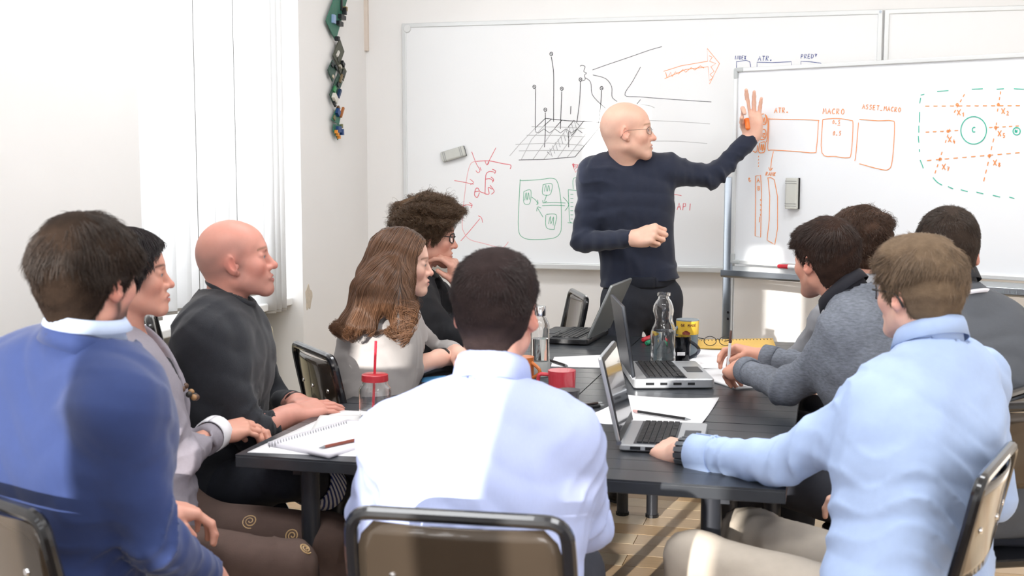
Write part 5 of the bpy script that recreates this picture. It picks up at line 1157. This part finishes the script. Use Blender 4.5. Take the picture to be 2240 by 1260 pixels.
M_chino = mat('beige_chino', '#b5aa9c', .8, var=.06, scale=60, bump=.1, bscale=300)
M_trous = mat('grey_trousers', '#3b3d46', .8, var=.08, scale=60, bump=.1, bscale=300)
def seat_legs(j, deg, z=.53, kz=.55, spread=.0, fwd=.44, ank=None, foot=.06):
    f = facing(deg); r = np.array([f[1], -f[0], 0]); pel = np.array(j['pel'], float)
    j['hpr'] = pel + r * .09 - Z * .03; j['hpl'] = pel - r * .09 - Z * .03
    j['knr'] = j['hpr'] + f * fwd + r * (.03 + spread); j['knl'] = j['hpl'] + f * fwd - r * (.03 + spread)
    for s in 'rl': j['kn' + s][2] = kz; j['an' + s] = j['kn' + s] + f * foot; j['an' + s][2] = .10
    return j
def at3(x, y, z): return np.array([x, y, z], float)
FLAT = dict(curl=(.12, .2, .15), spread=.06, thumb=(.45, .25, .2)); CURL = dict(curl=(.45, .6, .4), spread=.05, thumb=(.3, .5, .3)); FIST = dict(curls=[(1.25, 1.5, .9)] * 4, spread=.0, thumb=(.2, .45, .7))
# --- presenter
hd = Head(W(1373, 286, 5.3), basis(facing(95), 0, .03), 1.04)
pel = W(1404, 655, 5.36); nb = W(1370, 353, 5.37); f = facing(155); r = np.array([f[1], -f[0], 0])
j = dict(pel=pel, nb=nb, shr=W(1300, 382, 5.33), shl=W(1460, 374, 5.38), elr=W(1275, 528, 5.30), wrr=W(1390, 521, 5.10), ell=W(1558, 386, 5.42), wrl=W(1647, 298, 5.47))
j['hpr'] = pel + r * .085 - Z * .05; j['hpl'] = pel - r * .085 - Z * .05
j['knr'] = j['hpr'] + np.array([-.04, -.04, -.41]); j['knl'] = j['hpl'] + np.array([.12, .0, -.40]); j['anr'] = j['knr'] + np.array([-.03, .02, 0]); j['anl'] = j['knl'] + np.array([.05, .05, 0])
for s in 'rl': j['an' + s][2] = .085
hands = [dict(s='l', d=W(1642, 225, 5.46) - W(1647, 298, 5.47), nb=(.1, 1, .1), side=1, curls=[(.9, .9, .5), (.12, .2, .12), (.1, .18, .1), (.1, .2, .1)], spread=.12, thumb=(.35, .75, .3), sc=1.08),
         dict(s='r', d=W(1428, 512, 5.04) - W(1390, 521, 5.10), nb=(-.25, -.75, .45), side=-1, sc=1.08, **FIST)]
root, body, cl, ax = person('person', 'bald presenter in glasses and navy sweater, one hand raised to the movable whiteboard', j, hd, M_navy, M_jean, '#e4b8a2', hands, sleeves=(.97, .97), h_head=.0027, head_col=dict(scalp=.34, brow='#9a765c', beard=.12), group='people at the meeting', hem=pel + Z * .075, belly=.0, w=.84, deep=.9, fold=.010)
crew(ax['j'], ax, M_navy, root); glasses(hd, root, mat('glasses_metal', '#55504c', .3, .8), .022, .014, True, .0008)
ring('rib_hem', pel + Z * .088, Z, f, .152, .104, [(.0, -.028), (.004, -.02), (.005, .01), (.0, .02)], mat('navy_rib', '#1c202b', .9, var=.3, scale=90, stretch=(12, 12, .2)), root, 0, 49, 0, 'ribbed sweater hem')
# his marker
mp = W(1632, 252, 5.435); mk = thing('marker_pen', 'orange and white marker held in the raised hand of the presenter', 'marker', mp, 0, 'marker pens')
R = Vector([float(x) for x in unit(W(1637, 285, 5.40) - W(1628, 222, 5.44))]).to_track_quat('Z', 'Y').to_matrix().to_4x4()
for o in marker(mk, M_orange, M_whp, .135, .0105): o.matrix_basis = R
# --- bald man on the left
f = facing(72); r = np.array([f[1], -f[0], 0])
hd = Head(W(516, 566, 3.55), basis(facing(79), 0, .12), .985)
pel = W(462, 985, 3.50); pel[2] = .55
j = dict(pel=pel, nb=W(490, 668, 3.56), shr=W(446, 738, 3.39), shl=W(530, 722, 3.75), elr=W(548, 945, 3.37), wrr=W(640, 906, 3.47), ell=W(598, 880, 3.82), wrl=W(650, 882, 3.66))
seat_legs(j, 72); j['knr'] = at3(-.60, 3.22, .64); j['anr'] = W(722, 1070, 3.47); j['ftr'] = np.array([-.2, -.75, -.65])
hands = [dict(s='r', d=W(725, 885, 3.55) - W(640, 905, 3.47), nb=(0, -.3, 1), side=-1, curl=(.2, .3, .2), spread=.06, thumb=(.4, .3, .2)), dict(s='l', d=W(712, 886, 3.44) - W(650, 882, 3.66), nb=(.2, -.4, 1), side=1, curl=(.45, .6, .3), spread=.05, thumb=(.3, .4, .2))]
root, body, cl, ax = person('person', 'bald man in black sweater with hands crossed on the left table edge', j, hd, M_dknit, M_jean, '#cf9484', hands, sleeves=(.55, .86), h_head=.0027, head_col=dict(scalp=.72, brow='#86654f', beard=.35), fold=.009, group='people at the meeting')
crew(ax['j'], ax, M_dknit, root, fwd=.016, tilt=-.03)
wrist_band(ax['j'], 'l', mat('watch_leather', '#3a2420', .4), root, .031, .024, .93, lab='dark wristwatch')
M_cuff = mat('striped_cuff', '#e6e6ee', .8); nt = M_cuff.node_tree; N = nt.nodes
wv = N.new('ShaderNodeTexWave'); wv.inputs['Scale'].default_value = 28; wv.bands_direction = 'DIAGONAL'; rm = N.new('ShaderNodeValToRGB'); rm.color_ramp.elements[0].position = .45; rm.color_ramp.elements[1].position = .5
rm.color_ramp.elements[0].color = (*lin('#3d4a86'), 1); rm.color_ramp.elements[1].color = (*lin('#e6e6ee'), 1); tcn = [n_ for n_ in N if n_.type == 'TEX_COORD'][0]
nt.links.new(tcn.outputs['Object'], wv.inputs[0]); nt.links.new(wv.outputs['Color'], rm.inputs[0]); nt.links.new(rm.outputs[0], N['Principled BSDF'].inputs['Base Color'])
A_, K_ = ax['j']['anr'], ax['j']['knr']; d = unit(A_ - K_); ring('trouser_cuff', A_ - d * .09, d, np.array([0, 0, 1.0]), .063, .063, [(0, -.05), (.004, -.05), (.004, .05), (-.002, .05)], M_cuff, root, 0, 25, 0, 'rolled up striped trouser cuff')
# --- man in navy jacket, nearest on the left
hd = Head(W(192, 606, 2.3), basis(facing(24), .04, -.02), .95)
j = dict(pel=at3(-.92, 2.38, .55), nb=W(196, 768, 2.30), shr=W(262, 890, 2.2), shl=W(-60, 822, 2.42), elr=at3(-.665, 2.24, .76), wrr=at3(-.62, 2.46, .62), ell=at3(-1.14, 2.58, .78), wrl=at3(-.82, 2.76, .68)); seat_legs(j, -8)
hands = [dict(s='r', nb=(.3, 0, 1), side=-1, **CURL), dict(s='l', nb=(0, 0, 1), side=1, **CURL)]
root, body, cl, ax = person('person', 'dark-haired bearded man in navy jacket and pale blue collar seen from behind', j, hd, M_blaz, M_trous, '#d8a08c', hands, sleeves=(.95, .95), head_col=dict(brow='#2a211c', beard=.95, beard_col='#2a201c'), group='people at the meeting', top_name='jacket', neckcut=.014, w=.92,
    hair_kw=dict(col='#33271f', ttop=.014, tside=.008, n=14000, length=.05, rad=.0008, sweep=(0, -.6, 0), lift=.05, jit=.14, noise=.002))
shirt_collar(ax['j'], ax, M_collar1, root, .063, .065, .036, .002, lab='pale blue shirt collar', drop=.020)
ring('jacket_collar', ax['j']['nb'] + ax['up'] * .022 + ax['f'] * .004, unit(ax['nd'] * .4 + ax['up']), ax['f'], .080, .084, [(-.004, -.012), (-.008, .012), (-.003, .018), (.006, .010), (.016, -.016)], M_blaz, root, .5, 36, -.026)
# --- woman behind him
hd = Head(W(286, 600, 3.1), basis(facing(74), 0, .02), .915, 'f', .9, .9)
j = dict(pel=at3(-.93, 3.08, .53), nb=W(264, 746, 3.12), shr=W(262, 818, 2.98), shl=W(296, 800, 3.30), elr=W(398, 995, 3.02), wrr=W(472, 946, 3.24), ell=W(415, 930, 3.5), wrl=W(500, 925, 3.38)); seat_legs(j, 104, kz=.50)
hands = [dict(s='r', d=(.75, .5, .05), nb=(-.2, -.5, .8), side=-1, sc=.92, **CURL), dict(s='l', d=(.8, -.3, 0), nb=(.2, .2, 1), side=1, sc=.92, **CURL)]
root, body, cl, ax = person('person', 'dark-haired woman in grey blazer and bead necklace between two men on the left', j, hd, M_gblaz, M_brown, '#d39c88', hands, sleeves=(.9, .9), h_head=.0027, head_col=dict(brow='#2c211d', lips='#b0605c'), group='people at the meeting', top_name='blazer', vopen=.07, neckcut=.02, arm=.92, w=.95, hem=at3(-.93, 3.08, .40),
    hair_kw=dict(col='#211b1c', ttop=.018, tside=.016, n=7000, length=.06, rad=.0007, sweep=(0, -.8, -.2), lift=.0, jit=.05, noise=.002, line=[-.07, -.07, -.06, -.055, -.05, -.045, -.04, -.035, -.02, .01, .04, .06, .078, .1, .14]))
wb_ = ring('cuff', ax['j']['elr'] + (ax['j']['wrr'] - ax['j']['elr']) * .93, ax['j']['wrr'] - ax['j']['elr'], Z, .041, .041, [(0, -.03), (.003, -.03), (.004, .02), (0, .022)], mat('white_cotton', '#eceaee', .7), root, 0, 25, 0, 'white turned-back cuff')
Vf = Field(); jj = ax['j']; torso(Vf, {**jj}, -.004, .95); Vf.cut(jj['nb'] - ax['up'] * .05 + ax['f'] * .02, ax['up'] + ax['f'] * .1)
to_mesh('black_top', [Vf.mesh(.011)], M_black, root)
TF_ = Field()
for s_ in 'rl': TF_.cone(jj['hp' + s_], jj['kn' + s_], .088, .066, .05); TF_.cone(jj['kn' + s_], jj['an' + s_], .066, .054, .03)
for q_, (px, py, r_) in enumerate(((547, 1140, .021), (640, 1172, .019), (668, 1200, .016))):
    c_ = W(px, py, 2.86); h_ = None
    for k in range(60):      # walk along the line of sight to the cloth
        p_ = W(px, py, 2.80 + .01 * k)
        if TF_(p_[None])[0] < .004: h_ = p_; break
    if h_ is None: continue
    n_ = TF_.grad(h_[None])[0]; a_ = unit(np.cross(n_, Z)); b2 = np.cross(n_, a_); pts = []
    for t in np.linspace(0, 4.6 * math.pi, 40):
        p_ = h_ + (a_ * math.cos(t) + b2 * math.sin(t)) * r_ * (.12 + .88 * t / (4.6 * math.pi)); p_ = p_ - TF_.grad(p_[None])[0] * TF_(p_[None])[0]; pts.append(p_ + n_ * .001)
    MB().tube(pts, .0016, 5).build('spiral_embroidery', mat('gold_thread', '#c9a878', .5), root)
nk = jj['nb'] - ax['up'] * .03; bead_m = [mat('bead_brown', '#5b4233', .4), mat('bead_amber', '#a07a52', .35), mat('bead_dark', '#2b2724', .4)]
bm_ = bpy.data.meshes.new('bead'); b_ = bmesh.new(); bmesh.ops.create_icosphere(b_, subdivisions=2, radius=.0085); b_.to_mesh(bm_); b_.free(); bm_.shade_smooth()
bms = []
for m in bead_m: q = bm_.copy(); q.materials.append(m); bms.append(q)
for k in range(34):
    a = 2 * math.pi * (k + .5) / 34; lowz = -.16 * max(0, math.cos(a)) ** 1.5; p = nk + ax['f'] * (.03 + .105 * math.cos(a) + .03 * max(0, math.cos(a))) + ax['r'] * .088 * math.sin(a) + ax['up'] * (lowz + .02 - .03 * abs(math.sin(a)))
    o = bpy.data.objects.new('bead', bms[k % 3]); C.objects.link(o); o.parent = root; o.location = [float(x) for x in p]
# --- long-haired woman
hd = Head(W(880, 574, 4.0), basis(facing(84), .03, -.06), .9, 'f', .88, .88)
j = dict(pel=at3(-.465, 3.93, .54), nb=W(846, 670, 4.02), shr=W(812, 722, 3.87), shl=W(868, 700, 4.2), elr=W(872, 812, 3.97), wrr=W(970, 781, 4.2), ell=W(965, 765, 4.42), wrl=W(1000, 775, 4.22)); seat_legs(j, 62)
hands = [dict(s='r', d=(.7, .6, -.02), nb=(0, -.3, 1), side=-1, sc=.92, **CURL), dict(s='l', d=(.5, -.8, 0), nb=(0, 0, 1), side=1, sc=.92, **CURL)]
root, body, cl, ax = person('person', 'young woman with long brown hair and light grey blazer leaning on the left table', j, hd, M_sblaz, M_trous, '#e6bba8', hands, sleeves=(.2, .9), h_head=.0027, head_col=dict(brow='#6b4a36', lips='#bd6f6c'), group='people at the meeting', top_name='blazer', neckcut=.012, arm=.9, w=.93)
E_, Wr_ = ax['j']['elr'], ax['j']['wrr']; ring('rolled_cuff', E_ + (Wr_ - E_) * .17, Wr_ - E_, Z, .049, .049, [(-.004, -.03), (.004, -.03), (.006, .02), (.0, .024), (-.006, .02)], M_sblaz, root, 0, 27)
wrist_band(ax['j'], 'r', M_blackp, root, .029, .022, .97, 'wristband', 'black wristband')
def long_hair(Fh):
    for q, pts in ((0, [hd.w(-.0, -.05, .04), hd.w(.02, -.095, -.06), W(804, 640, 3.87), W(772, 712, 3.83), W(756, 800, 3.81)]), (1, [hd.w(.05, -.045, .03), W(838, 610, 3.87), W(818, 650, 3.80), W(792, 715, 3.78), W(772, 806, 3.79)]),
                   (2, [hd.w(.066, .02, .02), hd.w(.074, .022, -.06), W(895, 665, 3.83), W(900, 720, 3.80), W(900, 808, 3.82)]), (3, [hd.w(.068, -.015, .02), W(868, 620, 3.84), W(870, 660, 3.78), W(882, 715, 3.77), W(888, 806, 3.79)]), (4, [hd.w(-.066, .0, .02), hd.w(-.07, -.01, -.09), hd.w(-.06, .03, -.2)])):
        R_ = [.04, .042, .040, .032, .006] if q < 2 else [.02, .026, .027, .022, .005]
        for a, b, ra, rb in zip(pts[:-1], pts[1:], R_[:-1], R_[1:]): Fh.cone(a, b, ra, rb, .035)
LL = [-.2] * 9 + [-.2, .036, .056, .074, .1, .14]
Fh = hair_field(hd, .012, .010, .0015, 50, LL, long_hair); v, q = Fh.mesh(.0045, *Fh.bbox(.03)); ho = to_mesh('hair', [(v, q)], mat('hair_under_long', '#3a281d', .5, var=.35, scale=30, stretch=(3, 3, .4), bump=.6, bscale=120), root); ho['label'] = 'long straight brown hair'
def fl_(P):
    L = hd.l(P); t = np.zeros_like(L); t[:, 2] = -1; t[:, 0] = np.sign(L[:, 0] - .004) * np.clip((L[:, 2] - .04) * 14, 0, 1); t[:, 1] = -.25 - .3 * np.clip(L[:, 2] * 10, 0, 1)
    t = t @ hd.B; far = np.clip((.0 - L[:, 2]) / .15, 0, 1)[:, None]; dn = np.array([-.25, 0, -1.0]) ; front = (L[:, 1] > -.01)[:, None]
    return t * (1 - far) + far * np.where(front, np.array([.12, .03, -1]), dn)
strands('hair_strands', Fh, v, fl_, 11000, 16, .017, .0006, ho, hairmat('hair_long_brown', '#6c4d38', .34, .45), .0, .03, .001, .006, .5, seed=3, zfree=.885)
# --- curly-haired man in glasses
hd = Head(W(937, 512, 4.5), basis(facing(80), 0, -.12), .97, 'm', .95)
j = dict(pel=at3(-.42, 4.42, .55), nb=W(905, 612, 4.47), shr=W(886, 668, 4.36), shl=W(948, 655, 4.68), elr=W(1020, 757, 4.42), wrr=W(1008, 622, 4.49), ell=W(1010, 742, 4.78), wrl=W(1080, 752, 4.6)); seat_legs(j, 70)
hands = [dict(s='r', d=W(980, 552, 4.45) - W(1008, 622, 4.49), nb=(.9, -.25, .25), side=-1, curls=[(.55, .7, .5), (.8, .9, .6), (.9, 1.0, .6), (1.0, 1.0, .6)], spread=.04, thumb=(.25, .55, .2)), dict(s='l', nb=(0, 0, 1), side=1, **CURL)]
root, body, cl, ax = person('person', 'curly-haired young man in black glasses holding his chin', j, hd, M_black, M_jean, '#dda894', hands, sleeves=(.6, .9), h_head=.0027, head_col=dict(brow='#43312a', beard=.12), group='people at the meeting', top_name='sweatshirt',
    hair_kw=dict(col='#54402f', ttop=.030, tside=.017, noise=.011, nscale=95, n=12000, length=.075, rad=.0007, lift=.34, jit=.35, curl=1.4, clump=45, sweep=(0, .5, .2), front=.012, line=[-.07, -.07, -.066, -.05, -.035, -.03, -.03, -.03, -.02, .0, .03, .052, .066, .09, .13]))
glasses(hd, root, M_blackp, .025, .018, True, .0021)
HLLOW = [-.145, -.14, -.13, -.085] + list(HL_S[4:])
# --- man in the periwinkle shirt, back to the camera
hd = Head(W(1086, 676, 2.5), basis(facing(14), 0, -.02), 1.0)
j = dict(pel=at3(-.07, 2.29, .56), nb=W(1074, 884, 2.46), shr=W(1236, 972, 2.38), shl=W(866, 958, 2.44), elr=at3(.155, 2.48, .715), wrr=at3(.14, 2.80, .79), ell=at3(-.30, 2.54, .725), wrl=at3(-.20, 2.86, .79)); seat_legs(j, 12)
hands = [dict(s='r', d=(-.4, .9, -.05), nb=(0, 0, 1), side=-1, **FLAT), dict(s='l', d=(.4, .9, -.05), nb=(0, 0, 1), side=1, **FLAT)]
root, body, cl, ax = person('person', 'man in periwinkle shirt seen from behind in the middle', j, hd, M_shirt, M_trous, '#d8a492', hands, sleeves=(.95, .95), head_col=dict(brow='#33292a'), group='people at the meeting', top_name='shirt', fold=.008, neckcut=.004, w=1.0, arm=1.0, hem=at3(-.07, 2.29, .44),
    hair_kw=dict(col='#372c2b', ttop=.012, tside=.005, n=16000, length=.026, rad=.0007, lift=.16, jit=.18, noise=.0025, line=HLLOW, whorl=(.01, -.075, .085)))
shirt_collar(ax['j'], ax, M_shirt, root, .067, .069, .052, .002, drop=.048)
jj = ax['j']
MB().tube([jj['nb'] - ax['up'] * .115 - ax['f'] * (.083 + .012 * (1 - (q / 9) ** 2)) + ax['r'] * (.17 * q / 9) for q in range(-9, 10)], .0016, 5).build('yoke_seam', M_shirt, root)
# --- writing man in heather sweater
hd = Head(W(1804, 566, 3.55), basis(facing(-30), -.04, -.08), .94)
j = dict(pel=at3(1.12, 3.32, .55), nb=W(1862, 668, 3.5), shl=W(1862, 745, 3.37), shr=at3(1.10, 3.66, 1.0), ell=W(1722, 850, 3.5), wrl=W(1628, 808, 3.78), elr=at3(.985, 3.93, .80), wrr=W(1672, 781, 4.05)); seat_legs(j, -45)
hands = [dict(s='l', d=W(1572, 798, 3.98) - W(1628, 808, 3.78), nb=(-.3, -.5, .8), side=1, curls=[(.6, .9, .5)] * 4, spread=.02, thumb=(.3, .6, .3)), dict(s='r', d=W(1622, 770, 4.10) - W(1672, 781, 4.05), nb=(.2, .5, .8), side=-1, curls=[(.5, .8, .4), (.6, .9, .4), (.8, 1., .5), (.9, 1, .5)], spread=.03, thumb=(.35, .7, .1))]
root, body, cl, ax = person('person', 'man in heather grey sweater with dark collar writing on a pad', j, hd, M_heath, M_trous, '#d39c86', hands, sleeves=(.93, .93), head_col=dict(brow='#3a2a23', beard=.25), group='people at the meeting', fold=.007, neckcut=.008, w=1.0,
    hair_kw=dict(col='#3b2b24', ttop=.015, tside=.007, n=16000, length=.030, rad=.0007, lift=.16, jit=.18, noise=.0025, whorl=(.0, -.06, .10)))
shirt_collar(ax['j'], ax, M_dcol, root, .066, .068, .036, .004, gap=.3, lab='dark shirt collar', drop=.03, back=-.006)
for s in 'rl':
    E_, Wr_ = ax['j']['el' + s], ax['j']['wr' + s]; ring('cuff', E_ + (Wr_ - E_) * .90, Wr_ - E_, Z, .0385, .0385, [(-.004, -.025), (.003, -.025), (.004, .0), (.003, .02), (-.004, .022)], M_heath, root, 0, 25)
pn = thing('pen', 'white and brown pen held upright by the writing man', 'pen', W(1597, 765, 4.06), 0, 'pens and pencils'); p0, p1 = W(1592, 812, 4.05), W(1599, 723, 4.04)
c_ = np.array(pn.location); MB().tube([p0 - c_, p0 * .3 + p1 * .7 - c_], .0048, 10).build('barrel', M_whp, pn, smooth='auto'); MB().tube([p0 * .3 + p1 * .7 - c_, p0 * .02 + p1 * .98 - c_, p1 - c_], [.0048, .004, .002], 10).build('cap', mat('brown_cap', '#5a4038', .4), pn, smooth='auto')
# --- curly man behind him
hd = Head(W(1878, 538, 4.2), basis(facing(-24), 0, 0), .98)
j = dict(pel=at3(1.32, 4.0, .55), nb=W(1905, 628, 4.15), shl=W(1822, 705, 4.05), shr=at3(1.33, 4.34, .99), ell=W(1742, 802, 4.16), wrl=at3(1.10, 4.40, .73), elr=at3(1.32, 4.60, .74), wrr=at3(1.18, 4.52, .68)); seat_legs(j, -45)
hands = [dict(s='l', nb=(0, 0, 1), side=1, **CURL), dict(s='r', nb=(0, 0, 1), side=-1, **CURL)]
root, body, cl, ax = person('person', 'man with wavy brown hair and plain grey jacket hidden behind the writing man', j, hd, M_gjack, M_trous, '#d8a490', hands, sleeves=(.95, .95), head_col=dict(brow='#45332a'), group='people at the meeting', top_name='jacket', neckcut=.006, fold=.008,
    hair_kw=dict(col='#4c382d', ttop=.024, tside=.013, noise=.006, nscale=65, n=12000, length=.06, rad=.0007, lift=.12, jit=.2, curl=.9, clump=45))
# --- man in the graphite polo shirt
hd = Head(W(2072, 548, 3.45), basis(facing(10), 0, -.04), .98)
j = dict(pel=at3(1.27, 3.22, .56), nb=W(2088, 662, 3.42), shr=W(2262, 755, 3.46), shl=W(1975, 745, 3.38), elr=at3(1.56, 3.5, .70), wrr=at3(1.36, 3.66, .66), ell=at3(1.04, 3.36, .70), wrl=at3(1.16, 3.58, .62)); seat_legs(j, -10)
hands = [dict(s='l', nb=(0, 0, 1), side=1, **CURL), dict(s='r', nb=(0, 0, 1), side=-1, **CURL)]
root, body, cl, ax = person('person', 'man in graphite polo shirt with white tipped collar at the far right', j, hd, M_polo, M_trous, '#cf9a88', hands, sleeves=(.0, .0), head_col=dict(brow='#3c3230'), group='people at the meeting', top_name='polo_shirt', neckcut=.006, fold=.007, w=1.08, arm=1.1, hem=at3(1.27, 3.2, .46),
    hair_kw=dict(col='#41362f', ttop=.012, tside=.005, n=14000, length=.024, rad=.0007, lift=.16, jit=.18, noise=.0025, whorl=(.0, -.06, .095)))
shirt_collar(ax['j'], ax, M_pcol, root, .066, .068, .046, .002, drop=.036, lab='dark polo collar')
ring('collar_tipping', ax['j']['nb'] + ax['up'] * .004, unit(ax['nd'] * .6 + ax['up'] * .4), ax['f'], .092, .094, [(-.001, .006), (.003, .006), (.003, -.003), (-.001, -.003)], M_tip, root, .16, 40, -.018, 'white collar tipping')
# --- blond man in the pale blue shirt
hd = Head(W(2008, 634, 2.7), basis(facing(-30), -.03, -.03), .93)
j = dict(pel=at3(.82, 2.50, .56), nb=W(2036, 790, 2.66), shl=W(1922, 905, 2.58), shr=at3(1.07, 2.82, .965), ell=W(1700, 1012, 2.72), wrl=W(1492, 990, 2.95), elr=at3(1.14, 2.86, .67), wrr=at3(.93, 3.02, .64)); seat_legs(j, -48, kz=.57)
hands = [dict(s='l', d=W(1405, 968, 3.12) - W(1492, 990, 2.95), nb=(-.2, -.35, .9), side=1, **CURL), dict(s='r', nb=(0, 0, 1), side=-1, **CURL)]
root, body, cl, ax = person('person', 'blond man in pale blue shirt and glasses reaching for the nearest laptop', j, hd, M_lshirt, M_chino, '#e4b9a6', hands, sleeves=(.9, .86), head_col=dict(brow='#8a6e55'), group='people at the meeting', top_name='shirt', fold=.010, neckcut=.004, w=1.08, arm=1.08, hem=at3(.82, 2.5, .42),
    hair_kw=dict(col='#7d6955', ttop=.018, tside=.007, n=17000, length=.040, rad=.0007, lift=.12, jit=.18, noise=.003, whorl=(.02, -.07, .09), sweep=(.6, -.2, .1), front=.012))
shirt_collar(ax['j'], ax, M_lshirt, root, .065, .067, .042, .002, drop=.036)
glasses(hd, root, mat('glasses_dark', '#2c2826', .35), .026, .019, True, .0018, None, .0028)
E_, Wr_ = ax['j']['ell'], ax['j']['wrl']; d = unit(Wr_ - E_); ring('shirt_cuff', E_ + (Wr_ - E_) * .74, d, Z, .044, .044, [(-.004, -.035), (.003, -.035), (.006, .03), (.0, .034)], M_lshirt, root, .12, 27)
wt = wrist_band(ax['j'], 'l', mat('watch_steel_dark', '#44484f', .3, .6), root, .0335, .024, .93, 'bracelet_watch', 'dark metal link watch')
a_ = unit(np.cross(d, Z)); b_ = np.cross(a_, d); cw = E_ + (Wr_ - E_) * .93; lk = None
for k in range(16):
    t = 2 * math.pi * k / 16; q = a_ * math.cos(t) + b_ * math.sin(t); tq = -a_ * math.sin(t) + b_ * math.cos(t)
    MB().rbox(cw + q * .0365, (.027, .0118, .008), .002, 2, [d, tq, q]).build('watch_link', mat('watch_steel', '#70757c', .28, .8), wt)
# ---------------------------------------------------------------- chairs
chair('black folding chair at the bottom edge under the man in periwinkle shirt', -.035, 2.31, 11)
chair('black folding chair in the lower left corner under the man in navy jacket', -.735, 2.36, 40)
chair('black folding chair under the blond man in pale blue shirt', .705, 2.55, -59)
chair('black folding chair under the long-haired woman', -.36, 3.97, 62)
chair('empty black folding chair by the window niche, between two seated heads', -.955, 4.37, 75).scale = (1.07, 1.07, 1.07)
chair('empty black folding chair at the far end of the tables, seen edge-on', .0, 5.42, 262)
chair('black folding chair under the bald man in black sweater', -.83, 3.50, 72)
chair('black folding chair under the dark-haired woman in grey blazer', -.90, 3.10, 65)
chair('black folding chair under the writing man', 1.1, 3.36, -45)
chair('black folding chair under the man in graphite polo shirt', 1.27, 3.26, -10)
chair('black folding chair under the curly-haired man in glasses', -.30, 4.50, 70)
chair('black folding chair under the man in plain grey jacket', 1.30, 4.03, -45)
